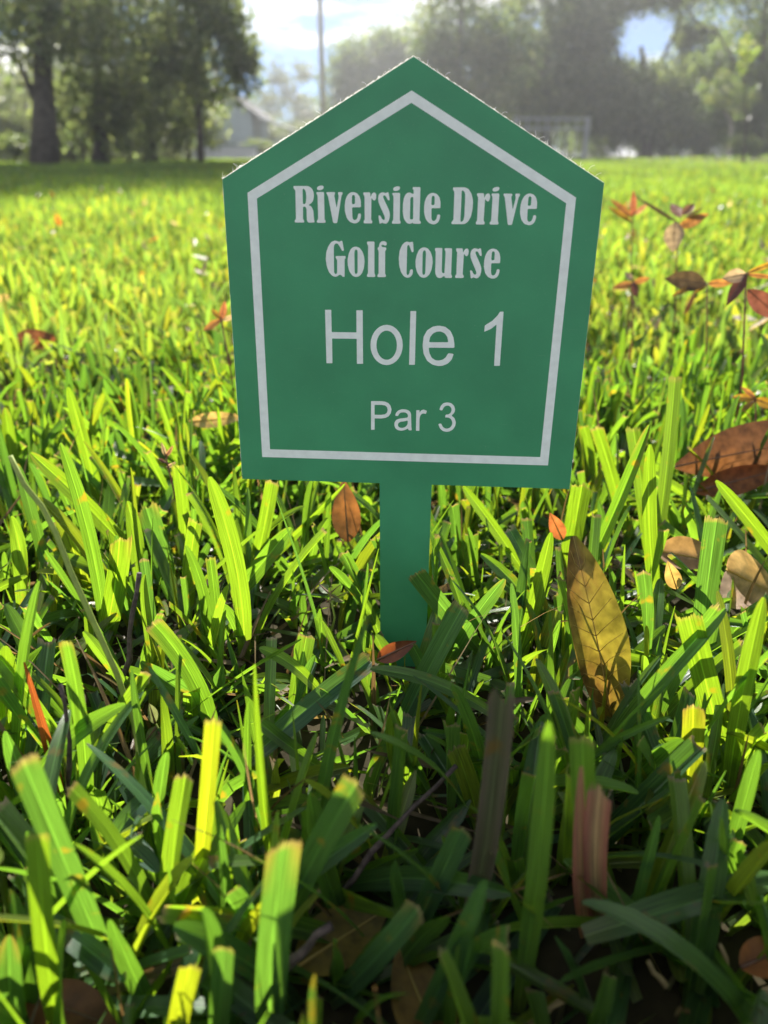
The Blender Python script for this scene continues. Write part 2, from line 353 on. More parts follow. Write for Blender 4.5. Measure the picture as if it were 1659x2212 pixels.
tree('young_tree', 'small yellow green tree catching the sun below darker crowns', 405, 33, 0.09, [(404, 280), (400, 220), (405, 160)],
     [(400, 175, 1.1, .8, 1), (440, 200, .9, .7, .7), (350, 190, .8, .6, .5), (380, 230, .6, .4, .3)], [(402, 240, 440, 190, .2, .04), (402, 230, 360, 190, .2, .04)], LIGHT, 0.15, 1600)
tree('distant_tree', 'rounded grey tree rising behind the roof of the sign', 835, 62, 0.3, [(835, 250), (832, 150)],
     [(800, 130, 2.6, 1.7, 1.2), (870, 120, 2.2, 1.8, 1.0), (755, 165, 1.6, 1.2, .8), (830, 90, 1.4, .8, .5), (830, 200, 3.6, 2.0, 1.4), (760, 235, 2.4, 1.5, .9), (900, 180, 2.2, 2.4, 1)],
     [(834, 200, 770, 150, .5, .12), (834, 190, 890, 130, .5, .12)], DARK, 0.3, 2400, spread=.5)
tree('distant_tree', 'low pale tree in the gap beneath the open sky', 640, 85, 0.25, [(640, 270), (638, 180)],
     [(610, 165, 1.4, 1.4, .5), (655, 160, 1.2, 1.2, .4), (590, 220, 2.2, 1.4, .8), (660, 230, 2.6, 1.6, 1), (640, 275, 3.6, 1.5, 1.1), (560, 250, 2.0, 1.4, .7)],
     [(640, 240, 610, 165, .5, .1)], GREY, 0.34, 1100, spread=.5)
rg = 'tall trees beyond the right side of the lawn'
tree('broadleaf_tree', 'tall airy tree with sun flecked foliage right of the open sky', 985, 40, 0.28, [(985, 230), (990, 120), (1000, -40)],
     [(960, 40, 1.6, 1.8, .9), (1040, 50, 1.9, 1.7, 1), (940, 130, 1.2, 1.0, .6), (1010, 140, 1.7, 1.3, .8), (1000, -60, 2.4, 2.0, 1.3), (1080, 130, 1.6, 1.3, .8), (1050, 210, 1.8, 1.2, .7), (980, 210, 1.6, 1.0, .6), (1020, -180, 2.2, 1.8, 1)],
     [(987, 180, 1060, 90, .4, .1), (988, 140, 940, 60, -.4, .1)], MID, 0.2, 3000, spread=.4)
tree('broadleaf_tree', 'broad dark tree standing behind the pale metal gate', 1180, 43, 0.3, [(1180, 250), (1178, 140), (1185, 0)],
     [(1150, 60, 2.2, 1.8, 1.1), (1230, 70, 2.3, 1.8, 1.2), (1190, 160, 2.6, 1.5, 1.2), (1260, 180, 2.0, 1.4, 1), (1120, 190, 1.8, 1.3, .9), (1200, -50, 2.6, 1.8, 1.3), (1290, 20, 1.4, 1.2, .7), (1240, 240, 2.2, 1.0, .9), (1140, 250, 2.0, 1.0, .8)],
     [(1180, 190, 1250, 90, .4, .1), (1180, 170, 1120, 80, -.4, .1)], DARK, 0.2, 3300, group=rg, spread=.4)
tree('broadleaf_tree', 'dense dark tree with bright sky gaps between its upper boughs', 1400, 41, 0.28, [(1400, 250), (1395, 170), (1385, 100)],
     [(1340, 180, 2.0, 1.2, 1.1), (1420, 190, 2.2, 1.2, 1.2), (1500, 190, 2.0, 1.3, 1.1), (1300, 100, 1.2, 1.0, .6), (1390, 250, 2.8, 1.1, 1.2), (1480, 260, 2.4, 1.0, 1.1), (1320, 250, 2.0, 1.0, .9), (1530, 100, 1.3, 1.2, .7), (1400, -10, 2.0, .6, .7), (1310, 0, 1.6, 1.3, .8), (1480, -20, 2.0, 1.2, .9), (1500, 60, .9, .5, .4)],
     [(1395, 180, 1300, 60, .4, .1), (1395, 190, 1480, 20, -.4, .12), (1480, 20, 1560, 80, -.2, .06)], DARK, 0.2, 3000, group=rg, spread=.38)
tree('broadleaf_tree', 'grey trunked tree at the right lawn edge with an arching bough', 1640, 33, 0.26, [(1640, 250), (1646, 150), (1655, -20)],
     [(1620, 170, 1.2, 1.2, .9), (1570, 130, 1.1, .9, .7), (1650, 60, 1.5, 1.2, .9), (1590, -30, 1.8, 1.0, .9), (1700, 140, 1.6, 1.6, 1), (1600, 240, 1.2, .9, .8), (1680, -100, 2.0, 1.6, 1.1), (1560, 210, 1.0, .8, .6)],
     [(1644, 180, 1540, 60, -.3, .09), (1646, 130, 1700, 60, .3, .08)], DARK, 0.17, 2200, droop=0.3, spread=.34)
tree('young_tree', 'small tree with a crooked pale trunk before the dark hedge', 1577, 30, 0.09, [(1577, 310), (1580, 270), (1572, 250), (1545, 215)],
     [(1540, 205, .6, .45, .5), (1590, 220, .7, .5, .6), (1570, 180, .6, .4, .4)], [(1578, 268, 1600, 225, .2, .04)], MID, 0.13, 900, bark='pale_bark')
tree('leafy_sapling', 'bright green sapling spray hanging in front of the dark right trees', 1612, 20, 0.03, [(1612, 260), (1610, 180), (1606, 120)],
     [(1600, 118, .28, .2, 1), (1625, 90, .2, .18, .6), (1590, 150, .14, .12, .3)], [(1610, 160, 1596, 120, .05, .012)], LIGHT, 0.09, 150, spread=.25)

def shrub(label, px, D, w, h, hues, n=1500, size=0.14, group=None, y_off=0):
    f = at(px, HOR, D); f[2] = hgt(f[0], f[1])
    t = empty('shrub', tuple(f)); tag(t, label, 'shrub', group)
    for k in range(3):
        a = rng.uniform(-.25, .25, 2) * w
        MB().tube([(a[0] * .3, a[1] * .3, -.1), (a[0], a[1], h * .6)], [0.035, 0.015], 6).build('stem', M['bark'], t, True)
    bl = [((rng.uniform(-.33, .33) * w, rng.uniform(-.3, .3) * w, h * rng.uniform(.2, .72)), (w * .3, w * .28, h * .3), 1.0) for _ in range(5)]
    leaf_cloud('crown', bl, t, hues, size, n // 5)
    return t
sg = 'dark shrubs massed beneath the right trees'
for px, D, w, h in ((1125, 46, 3.4, 2.4), (1290, 45, 3.2, 2.2), (1345, 44, 3.0, 2.6), (1400, 42, 3.0, 2.0), (1455, 43, 3.2, 2.6), (1510, 40, 2.8, 2.2), (1560, 44, 3.0, 2.8), (1630, 38, 2.8, 2.2), (1700, 36, 3.0, 2.6), (1060, 50, 3.6, 2.2), (1200, 50, 4.0, 3.0)):
    shrub('dark green shrub in the shaded mass under the right hand trees', px, D, w, h, DARK, 2600, 0.17, sg)
shrub('round low green shrub at the foot of the right tree', 1600, 28, 1.5, .75, MID, 1500, 0.09)
shrub('dark rounded shrub beside the thick leaning tree trunk', 40, 24, 2.4, 1.1, DARK, 3000, 0.12)
shrub('yellow green shrub behind the thick leaning tree trunk', 25, 34, 2.6, 2.2, LIGHT, 2200, 0.15)
hg = 'low shrubs in the shade behind the left trees'
for px, D, w, h in ((150, 33, 2.6, 1.1), (205, 36, 3.0, 1.3), (240, 34, 2.0, .8), (345, 42, 2.6, .9), (390, 44, 2.8, 1.0)):
    shrub('low dark shrub in the shade behind the left hand trees', px, D, w, h, DARK, 1800, 0.13, hg)
for px, D, w, h in ((-20, 44, 5, 4.2), (70, 46, 5, 4.6), (140, 48, 5, 4.8), (200, 47, 5, 5.2), (262, 50, 4.6, 5.2), (330, 47, 5, 5.4), (395, 52, 5, 5.0), (455, 56, 4.5, 4.4), (560, 60, 4, 3.2), (620, 58, 4.5, 2.8), (680, 60, 4.5, 3.0)):
    shrub('tall grey green bush filling the gap behind the left hand trees', px, D, w, h, GREY, 2600, 0.22, 'tall bushes behind the left trees')
for px, D, w, h in ((150, 30, 2.6, 2.4), (190, 31, 2.4, 2.0), (255, 32, 2.6, 2.6), (300, 33, 2.4, 2.0), (365, 34, 2.6, 2.4), (60, 32, 2.6, 3.0), (5, 30, 2.4, 2.6)):
    shrub('ragged dark bush between the trunks of the left hand trees', px, D, w, h, GREY, 1100, 0.2, 'ragged bushes between the left trunks')
for px, D, w, h in ((455, 47.5, 2.2, 1.6), (430, 45, 1.8, 1.1), (520, 47, 1.5, .9), (560, 46, 1.8, 1.1)):
    shrub('small loose shrub in front of the pale gabled house', px, D, w, h, MID, 1100, 0.16, 'loose shrubs before the house')
bgp = 'far grey green trees closing the view'
for px, D, w, h in ((-60, 70, 14, 9), (80, 75, 15, 8), (200, 78, 14, 8), (300, 80, 13, 9), (420, 82, 12, 9), (720, 95, 9, 5), (960, 80, 10, 8), (1080, 75, 13, 10), (1230, 72, 14, 9), (1380, 72, 14, 7), (1520, 70, 13, 7), (1660, 66, 13, 10), (1780, 66, 13, 9)):
    f = at(px, HOR, D); f[2] = hgt(f[0], f[1])
    t = empty('distant_tree', tuple(f)); tag(t, 'far hazy tree in the grey green belt closing the view', 'tree', bgp)
    MB().tube([(0, 0, -.2), (.1, 0, h * .4), (0, .1, h * .75)], [.28, .2, .08], 8, .1).build('trunk', M['bark'], t, True)
    bl = [((rng.uniform(-.33, .33) * w, rng.uniform(-.2, .2) * w, h * rng.uniform(.25, .8)), (w * .24, w * .2, h * .2), 1.0) for _ in range(9)]
    leaf_cloud('crown', bl, t, GREY, 0.42, 420, spread=.8)

# house with a pale gable, seen between the left trees and the sign
D = 50.0
hx = at(487, HOR, D)
house = empty('garden_house', (hx[0], D, 0)); tag(house, 'small pale blue grey house with a dark gabled roof behind the lawn', 'house')
W2, EH, AH, DP = 1.75, 2.55, 3.75, 7.0
MB().poly([(-W2, 0, 0), (W2, 0, 0), (W2, 0, EH), (0, 0, AH - .1), (-W2, 0, EH)], [(-W2, DP, 0), (W2, DP, 0), (W2, DP, EH), (0, DP, AH - .1), (-W2, DP, EH)]).build('wall', M['house_wall'], house)
rf = MB()
rf.poly([(-W2 - .35, -.35, EH - .3), (0, -.35, AH), (0, -.35, AH + .14), (-W2 - .35, -.35, EH - .14)], [(-W2 - .35, DP + .3, EH - .3), (0, DP + .3, AH), (0, DP + .3, AH + .14), (-W2 - .35, DP + .3, EH - .14)])
rf.poly([(0, -.35, AH), (W2 + .35, -.35, EH - .3), (W2 + .35, -.35, EH - .14), (0, -.35, AH + .14)], [(0, DP + .3, AH), (W2 + .35, DP + .3, EH - .3), (W2 + .35, DP + .3, EH - .14), (0, DP + .3, AH + .14)])
rf.build('roof', M['roof'], house)
wf = MB(); wf.box((-.75, -.03, 1.45), (.9, .05, .08)); wf.box((-.75, -.03, 2.25), (.9, .05, .08)); wf.box((-1.16, -.03, 1.85), (.08, .05, .72)); wf.box((-.34, -.03, 1.85), (.08, .05, .72))
win = MB().box((-.75, -.012, 1.85), (.74, .02, .72)).build('window', M['glass'], house); wf.build('frame', M['white_paint'], win)
cp = MB(); cp.poly([(W2 + .36, -.1, EH - .35), (W2 + 2.4, -.1, EH - 1.0), (W2 + 2.4, -.1, EH - .86), (W2 + .36, -.1, EH - .21)], [(W2 + .36, 3, EH - .35), (W2 + 2.4, 3, EH - 1.0), (W2 + 2.4, 3, EH - .86), (W2 + .36, 3, EH - .21)])
cp.build('lean_to_roof', M['white_paint'], house)
MB().box((W2 + 2.25, 0, .78), (.1, .1, 1.55)).build('post', M['white_paint'], house)
D2 = 62.0
h2 = at(275, HOR, D2)
house2 = empty('garden_house', (h2[0], D2, 0)); tag(house2, 'low white house glimpsed through the left tree trunks', 'house')
MB().box((0, 2.5, 1.15), (4.6, 5, 2.3)).build('wall', M['white_paint'], house2)
MB().poly([(-2.7, -.4, 2.3), (2.7, -.4, 2.3), (2.2, 2.5, 3.3), (-2.2, 2.5, 3.3)], [(-2.7, 5.4, 2.3), (2.7, 5.4, 2.3), (2.2, 2.52, 3.31), (-2.2, 2.52, 3.31)]).build('roof', M['roof'], house2)
for wx in (-1.2, 1.1):
    w_ = MB().box((wx, -.01, 1.3), (.9, .02, .9)).build('window', M['glass'], house2)
    q = MB(); q.box((wx, -.03, .82), (1.06, .05, .07)); q.box((wx, -.03, 1.78), (1.06, .05, .07)); q.box((wx - .49, -.03, 1.3), (.07, .05, .88)); q.box((wx + .49, -.03, 1.3), (.07, .05, .88)); q.build('frame', M['white_paint'], w_)
# low white wall in front of the house
D3 = 44.0
wx = at(470, HOR, D3)
wall = empty('garden_wall', (wx[0], D3, 0)); tag(wall, 'low white garden wall in front of the pale house', 'wall')
MB().box((0, 0, .3), (4.2, .2, .6)).build('wall_panel', M['white_paint'], wall); MB().box((0, 0, .645), (4.3, .3, .08)).build('coping', M['house_wall'], wall)
# pole
p0 = at(701, HOR, 46); pole = empty('utility_pole', (p0[0], 46, 0)); tag(pole, 'tall weathered utility pole standing against the open sky', 'pole')
MB().tube([(0, 0, -.3), (0, 0, 6), (0, 0, 12.5)], [.17, .145, .11], 12).build('shaft', M['pole'], pole, True)
MB().box((0, 0, 11.6), (2.2, .1, .12)).build('crossarm', M['pole'], pole)
for k in (-.9, -.3, .3, .9): MB().tube([(k, 0, 11.66), (k, 0, 11.86)], [.05, .035], 8).build('insulator', M['galv'], pole, True)
# gate on the right
D4 = 34.0
g0 = at(1262, HOR, D4); gate = empty('metal_gate', (g0[0], D4, 0)); tag(gate, 'pale galvanised metal gate with two top rails before dark trees', 'gate')
gh = 1.62
for k, (x, w) in enumerate(((0, .16), (-2.9, .16))): MB().box((x, 0, gh / 2), (w, w, gh)).build('post', M['galv'], gate)
for z in (gh - .06, gh - .42, .18): MB().box((-1.45, 0, z), (2.72, .06, .08)).build('rail', M['galv'], gate)
for k in range(1, 7): MB().box((-2.82 + k * .4, 0, (gh - .1) / 2 + .05), (.045, .045, gh - .2)).build('bar', M['galv'], gate)

# letter outlines in millimetres
GLYPH = {
  'R': [[(-4.17,13.56),(1.7,13.62),(3.07,12.97),(3.83,11.72),(4.02,10.09),(3.74,8.45),(2.92,7.35),(1.64,6.61),(2.88,6.16),(3.64,4.61),(3.8,1.29),(4.17,0.18),(1.51,0),(0.9,0.88),(0.9,5.13),(0.49,6.04),(-0.51,6.03),(-0.66,1.33),(-0.17,0.87),(-0.2,0.04),(-4.02,0.03),(-4.09,0.82),(-3.51,1.39),(-3.39,12),(-4.1,12.63)], [(-0.46,12.63),(0.29,12.49),(0.81,11.51),(0.9,9.7),(0.69,7.51),(0.32,6.99),(-0.52,6.95)]],
  'i': [[(-1.72,11.41),(1.34,11.45),(1.39,1.3),(1.78,0.84),(1.71,0.01),(-1.76,0),(-1.78,0.8),(-1.23,1.36),(-1.26,10.15),(-1.7,10.75)]],
  'dot': [[(-1.42,0.71),(-0.97,1.39),(0.22,1.76),(1.2,1.68),(1.42,1.09),(1.08,0.41),(-0.02,0),(-1.1,0.08)]],
  'v': [[(-3.24,11.5),(0.18,11.5),(0.17,10.73),(-0.15,10.36),(0.77,5.68),(1.68,10.2),(1.39,10.74),(1.4,11.55),(3.24,11.53),(3.17,10.76),(2.77,10.21),(0.89,0.02),(-0.71,0),(-2.67,10.16),(-3.19,10.78)]],
  'e': [[(0.13,11.69),(1.6,11.29),(2.68,10.13),(3.17,8.51),(3.27,6.05),(-0.3,6.05),(-0.22,2.62),(0.07,1.51),(0.67,1.24),(1.47,1.53),(1.97,2.64),(2.07,3.75),(3.26,3.76),(3.16,2.11),(2.56,0.81),(1.56,0.14),(0.37,0),(-1.23,0.57),(-2.51,2.04),(-3.19,4.42),(-3.27,6.62),(-2.95,8.81),(-2.14,10.53),(-1.05,11.45)], [(-0.39,7.16),(-0.33,10.1),(-0.07,10.56),(0.52,10.56),(0.85,10.11),(0.86,7.21)]],
  'r': [[(-2.61,11.5),(0.14,11.53),(0.26,9.73),(0.92,11.18),(1.9,11.62),(2.61,10.84),(2.51,9.21),(1.92,8.41),(1.13,8.84),(0.65,9.55),(0.57,1.33),(1.09,0.97),(1.01,0.04),(-2.41,0),(-2.53,0.92),(-2.02,1.37),(-2.1,10.07),(-2.53,10.6)]],
  's': [[(-0.56,11.7),(0.82,11.32),(1.11,11.68),(1.75,11.68),(2.28,8.9),(1.93,8.66),(1.43,8.89),(0.73,10.23),(0.04,10.59),(-0.41,10.22),(-0.24,9.5),(1.77,5.71),(2.38,4.07),(2.4,2.61),(2.03,1.13),(1.25,0.19),(0.55,0),(-0.84,0.45),(-1.14,0.02),(-1.74,0.06),(-2.22,3.1),(-1.46,3.17),(-0.76,1.83),(-0.06,1.38),(0.43,1.75),(0.32,2.76),(-1.39,6.22),(-2.2,8.03),(-2.4,9.48),(-2.12,10.75),(-1.44,11.47)]],
  'd': [[(0.01,13.59),(3.13,13.63),(3.09,1.3),(3.66,0.94),(3.62,0.11),(0.56,0.11),(0.41,0.59),(-0.24,0.16),(-1.03,0),(-2.03,0.41),(-3.15,1.87),(-3.65,4.25),(-3.66,7.53),(-3.31,9.71),(-2.65,10.97),(-1.79,11.57),(-0.91,11.62),(0.47,11),(0.53,12.44),(0.07,12.88)], [(-0.76,9.55),(-0.28,10.01),(0.4,9.96),(0.51,1.92),(0.12,1.73),(-0.57,1.76),(-0.76,2.09)]],
  'D': [[(-4.02,13.5),(0.61,13.54),(2.09,12.97),(3.35,11.25),(4.06,8.83),(4.09,5.85),(3.52,2.84),(2.59,1.05),(1.17,0.06),(-4.05,0),(-4.09,0.83),(-3.32,1.53),(-3.43,11.98),(-4.04,12.64)], [(-0.55,12.49),(0.24,12.29),(0.82,11.35),(0.95,8.26),(0.93,3.09),(0.66,1.44),(0.09,0.96),(-0.5,1.01)]],
  'G': [[(-0.12,14.19),(0.88,13.92),(1.69,13.65),(2.2,14.19),(2.8,14.04),(3.47,10.45),(3.17,10.16),(2.66,10.25),(1.47,12.32),(0.87,12.98),(0.17,13.1),(-0.55,12.48),(-0.73,11.34),(-0.75,1.91),(-0.41,1.23),(-0,1.14),(0.51,1.54),(0.59,6.77),(-0.02,7.43),(-0.01,8.2),(4.1,8.3),(4.09,7.4),(3.68,6.91),(3.62,0.06),(2.86,0.05),(2.15,0.78),(1.43,0.91),(0.7,0.27),(-0.33,0),(-1.56,0.43),(-2.87,1.87),(-3.74,4.19),(-4.1,6.89),(-3.85,9.58),(-2.99,11.88),(-1.75,13.61)]],
  'o': [[(-0.06,11.94),(1.35,11.52),(2.56,10.11),(3.27,8.21),(3.54,6.11),(3.17,3.4),(2.35,1.44),(1.23,0.35),(-0.1,0),(-1.54,0.5),(-2.75,2.14),(-3.39,4.27),(-3.54,6.58),(-3.11,8.89),(-2.29,10.81),(-1.27,11.68)], [(-0.02,10.84),(0.54,10.47),(0.64,9.51),(0.62,2.19),(0.41,1.41),(-0.06,1.21),(-0.51,1.5),(-0.61,2.37),(-0.68,9.5),(-0.51,10.45)]],
  'l': [[(-1.71,13.77),(1.34,13.81),(1.38,1.4),(1.75,0.92),(1.65,0),(-1.64,0.03),(-1.75,0.8),(-1.28,1.4),(-1.26,12.3),(-1.71,12.76)]],
  'f': [[(0.64,14.07),(1.64,13.7),(1.91,13.05),(1.72,12.38),(1.16,12.24),(0.45,12.61),(-0.15,12.55),(-0.35,12.13),(0.06,11.7),(1.67,11.63),(1.68,10.77),(1.24,10.2),(1.28,1.35),(1.7,0.88),(1.6,0.04),(-1.83,0),(-1.91,0.82),(-1.37,1.37),(-1.4,10.16),(-1.84,10.72),(-1.81,11.58),(-1.35,11.68),(-1.16,12.91),(-0.56,13.77)]],
  'C': [[(0.25,14.13),(1.36,13.78),(2.04,14.1),(2.65,13.98),(3.01,10.35),(2.69,10.03),(2.14,10.13),(1.55,11.76),(0.97,12.87),(0.56,12.78),(0.3,12.13),(0.31,1.73),(0.54,1.2),(0.96,1.15),(1.45,1.75),(1.7,3.22),(2.3,3.49),(2.92,3.16),(2.77,1.5),(1.96,0.42),(0.71,0),(-0.7,0.51),(-1.99,2.23),(-2.79,4.87),(-3.01,7.77),(-2.71,10.66),(-1.78,12.75),(-0.7,13.8)]],
  'u': [[(-3.71,11.69),(-0.75,11.73),(-0.61,2.89),(-0.3,1.97),(0.53,1.98),(0.65,10.4),(0.21,10.91),(0.21,11.69),(3.22,11.68),(3.25,1.49),(3.71,0.96),(3.67,0.16),(0.81,0.12),(0.49,0.99),(-0.64,0.17),(-1.47,0),(-2.46,0.33),(-3.14,1.52),(-3.31,3.11),(-3.33,10.21),(-3.68,10.78)]],
  'H': [[(-8.03,22.53),(-5.44,22.58),(-5.35,13.34),(5.23,13.41),(5.21,22.58),(7.88,22.63),(8.03,0.11),(5.39,0.05),(5.32,10.71),(-5.24,10.63),(-5.26,0.06),(-7.86,0)]],
  'o2': [[(6.92,8.76),(6.78,6.86),(6.31,5.04),(5.51,3.39),(4.43,1.99),(3.13,0.93),(1.66,0.25),(0.11,0),(-1.44,0.18),(-2.93,0.79),(-4.26,1.8),(-5.37,3.14),(-6.21,4.76),(-6.73,6.57),(-6.92,8.47),(-6.75,10.37),(-6.25,12.17),(-5.43,13.79),(-4.35,15.14),(-3.06,16.17),(-1.61,16.82),(-0.09,17.06),(1.43,16.88),(2.89,16.29),(4.2,15.32),(5.31,14.01),(6.16,12.43),(6.7,10.65)], [(4.42,8.61),(4.3,7),(3.88,5.49),(3.2,4.18),(2.31,3.16),(1.25,2.51),(0.11,2.27),(-1.04,2.46),(-2.11,3.06),(-3.03,4.04),(-3.74,5.32),(-4.19,6.82),(-4.35,8.42),(-4.22,10.03),(-3.79,11.53),(-3.1,12.81),(-2.21,13.81),(-1.16,14.44),(-0.04,14.67),(1.09,14.48),(2.15,13.89),(3.07,12.94),(3.78,11.68),(4.24,10.21)]],
  'l2': [[(-1.2,22.51),(1.2,22.56),(1.26,0.06),(-1.26,0)]],
  'e2': [[(6.76,7.89),(-4.19,7.75),(-3.76,5.43),(-2.69,3.45),(-1.15,2.49),(0.36,2.37),(2.09,2.81),(3.3,3.84),(4.22,5.6),(6.58,5.36),(5.84,2.89),(4.17,1.1),(1.95,0.14),(0.2,0),(-2.34,0.55),(-4.65,2.15),(-6.25,5.12),(-6.76,8.59),(-6.48,12.29),(-5.08,15.01),(-2.66,16.61),(-0.21,17.04),(2.51,16.61),(4.8,14.96),(6.16,12.31),(6.68,9.62)], [(-4.07,10.03),(-3.74,12.1),(-2.56,13.74),(-0.86,14.55),(0.62,14.63),(2.38,13.94),(3.58,12.4),(4.07,10.2)]],
  '1': [[(2.27,22.59),(3.72,22.62),(3.76,0.06),(1.32,0),(1.18,17.31),(-0.99,15.48),(-3.76,14.21),(-3.67,16.82),(-0.72,18.76),(1.32,20.95)]],
  'P': [[(-4.54,13.08),(0.09,13.14),(1.72,12.96),(3.08,12.39),(4.05,11.25),(4.54,9.51),(4.24,7.82),(3.3,6.39),(1.94,5.65),(-0.12,5.31),(-2.91,5.29),(-2.88,0.05),(-4.49,0)], [(-2.98,11.4),(0.1,11.48),(1.6,11.3),(2.51,10.57),(2.85,9.32),(2.54,8.06),(1.65,7.28),(-0.13,6.95),(-2.95,6.93)]],
  'a': [[(-3.68,6.85),(-3.24,8.26),(-2.3,9.27),(-0.95,9.81),(0.41,9.9),(1.91,9.6),(3.02,8.85),(3.4,7.74),(3.68,1.83),(3.97,0.36),(2.48,0.32),(2.19,1.22),(1.02,0.48),(-0.76,0),(-2.41,0.29),(-3.53,1.2),(-3.97,2.75),(-3.72,4.17),(-2.91,5.13),(-1.41,5.65),(0.77,5.93),(2.07,6.25),(1.96,7.57),(1.26,8.3),(0.17,8.5),(-1.19,8.32),(-1.86,7.74),(-2.31,6.69)], [(2.08,4.84),(0.53,4.43),(-1.25,4.1),(-2.06,3.6),(-2.37,2.66),(-2.03,1.81),(-1.19,1.35),(0.04,1.39),(1.26,1.99),(1.93,3.06)]],
  'r2': [[(-2.34,9.39),(-0.93,9.43),(-0.89,8.31),(-0.24,9.31),(0.83,9.75),(2.34,9.18),(1.92,7.75),(1.02,8),(0.07,7.78),(-0.58,6.78),(-0.81,5.37),(-0.74,0),(-2.25,0.01)]],
  '3': [[(-3.66,9.88),(-3.18,11.62),(-2.02,12.98),(-0.29,13.41),(1.47,13.07),(2.74,11.91),(3.28,10.26),(3.02,8.87),(1.78,7.44),(3.13,6.5),(3.9,4.55),(3.63,2.71),(2.7,1.13),(1.24,0.24),(-0.12,0),(-1.78,0.38),(-3.06,1.53),(-3.9,3.55),(-2.52,3.81),(-2,2.56),(-1.15,1.73),(-0.05,1.42),(1.3,1.88),(2.2,3.1),(2.33,4.37),(1.81,5.76),(0.82,6.49),(-0.27,6.6),(-0.94,6.53),(-0.86,7.87),(0.35,7.96),(1.4,8.68),(1.8,10.09),(1.42,11.19),(0.58,11.86),(-0.36,11.97),(-1.42,11.53),(-1.98,10.68),(-2.29,9.64)]],
}
PLACE = [('R', -42.45, 111.2), ('i', -35.72, 111.24), ('v', -30.16, 111.19), ('e', -22.88, 111.16), ('r', -16.11, 111.23), ('s', -10.43, 111.17), ('d', 0.77, 111.23), ('D', 20.7, 111.39), ('G', -30.06, 90.43), ('o', -21.66, 90.49), ('l', -15.48, 90.62), ('f', -11.0, 90.64), ('C', -1.16, 90.5), ('u', 14.14, 90.63), ('H', -26.84, 54.58), ('o2', -8.73, 54.36), ('l2', 2.3, 54.74), ('e2', 13.39, 54.47), ('1', 36.07, 55.12), ('P', -10.74, 25.3), ('a', -0.95, 25.2), ('r2', 7.05, 25.43), ('3', 18.45, 25.29), ('i', -5.43, 111.26), ('i', 33.58, 111.43), ('e', 8.79, 111.18), ('e', 46.71, 111.34), ('e', 33.77, 90.76), ('r', 28.8, 111.37), ('r', 21.55, 90.8), ('v', 39.78, 111.34), ('s', 27.21, 90.76), ('o', 6.2, 90.6)]

# ------------------------------------------------------------------ the sign
sign = empty('hole_sign', (0.00915, 0.31377, 0.09895))
tag(sign, 'green house shaped golf hole sign with white lettering on a stake', 'sign')
SR = Matrix(((0.9981, 0.0107, -0.0606), (-0.0611, 0.0514, -0.9968), (-0.0075, 0.9986, 0.052)))
sign.rotation_euler = SR.to_euler()
SRn = np.array(SR); SO = np.array(sign.location)
mm = 0.001
OUT = [(-75, 0), (75, 0), (75, 127), (0, 169.3), (-75, 127)]
TH = 1.6
def ring2(b, pts, z): i = len(b.v); b.v += [(x * mm, y * mm, z * mm) for x, y in pts]; return list(range(i, i + len(pts)))
def slab(name, pts, zf, zb, face, edge, parent):
    b = MB(); a = ring2(b, pts, zf); c = ring2(b, pts, zb); n = len(pts)
    b.f.append(tuple(a)); b.f.append(tuple(reversed(c)))
    for k in range(n): b.f.append((a[k], c[k], c[(k+1) % n], a[(k+1) % n]))
    o = b.build(name, face, parent); o.data.materials.append(edge)
    for k, p in enumerate(o.data.polygons): p.material_index = 0 if k < 2 else 1
    return o
board = slab('board', OUT, 0, -TH, M['green'], M['edge'], sign)
slab('stake', [(-11.2, -0.01), (-10.4, -60), (-10, -108), (1.5, -128), (12.6, -108), (12.9, -60), (12.7, -0.01)], -0.02, -TH + .02, M['green'], M['green'], sign)
# border line: mitred strips
bo = [(-65.1, 11.0), (64.4, 11.0), (64.8, 121.7), (-0.4, 158.2), (-65.2, 122.1)]
bi = [(-61.3, 14.8), (60.6, 14.8), (61.2, 119.6), (-0.4, 154.1), (-61.5, 120.0)]
for k in range(5):
    j = (k + 1) % 5
    slab('border_line', [bo[k], bo[j], bi[j], bi[k]], 0.07, 0.0, M['white'], M['white'], board)
def rounded(c, r=0.22):
    out = []; n = len(c)
    for i in range(n):
        p = np.array(c[i]); a = np.array(c[i-1]); b = np.array(c[(i+1) % n])
        la = np.linalg.norm(a - p); lb = np.linalg.norm(b - p)
        out += [tuple(p + (a - p) / la * min(r, .25 * la)), tuple(p + (b - p) / lb * min(r, .25 * lb))]
    return out
GMESH = {}
def glyph_mesh(k):
    if k in GMESH: return GMESH[k]
    sets = [GLYPH[k]]
    if k == 'i': sets.append([[(x - .11, y + 12.06) for x, y in GLYPH['dot'][0]]])
    v = []; f = []
    for cs in sets:
        r = 0.12 if k in ('H', 'l2', '1', 'P', 'r2') else 0.28
        cs = [rounded(rounded(c, r), r * .5) if k not in ('H', 'l2') else rounded(c, .12) for c in cs]
        base = len(v); flat = [p for c in cs for p in c]; N = len(flat)
        v += [(x * mm, y * mm, .07 * mm) for x, y in flat] + [(x * mm, y * mm, 0) for x, y in flat]
        for t in tessellate_polygon([[Vector((x, y, 0)) for x, y in c] for c in cs]):
            p = [flat[i] for i in t]
            ar = (p[1][0]-p[0][0])*(p[2][1]-p[0][1]) - (p[2][0]-p[0][0])*(p[1][1]-p[0][1])
            f.append(tuple(base + i for i in (t if ar > 0 else reversed(t))))
        s = 0
        for c in cs:
            n = len(c)
            for i in range(n): f.append((base + s + i, base + s + (i+1) % n, base + N + s + (i+1) % n, base + N + s + i))
            s += n
    me = bpy.data.meshes.new('letter'); me.from_pydata(v, [], f); me.update(); me.materials.append(M['white'])
    GMESH[k] = me; return me
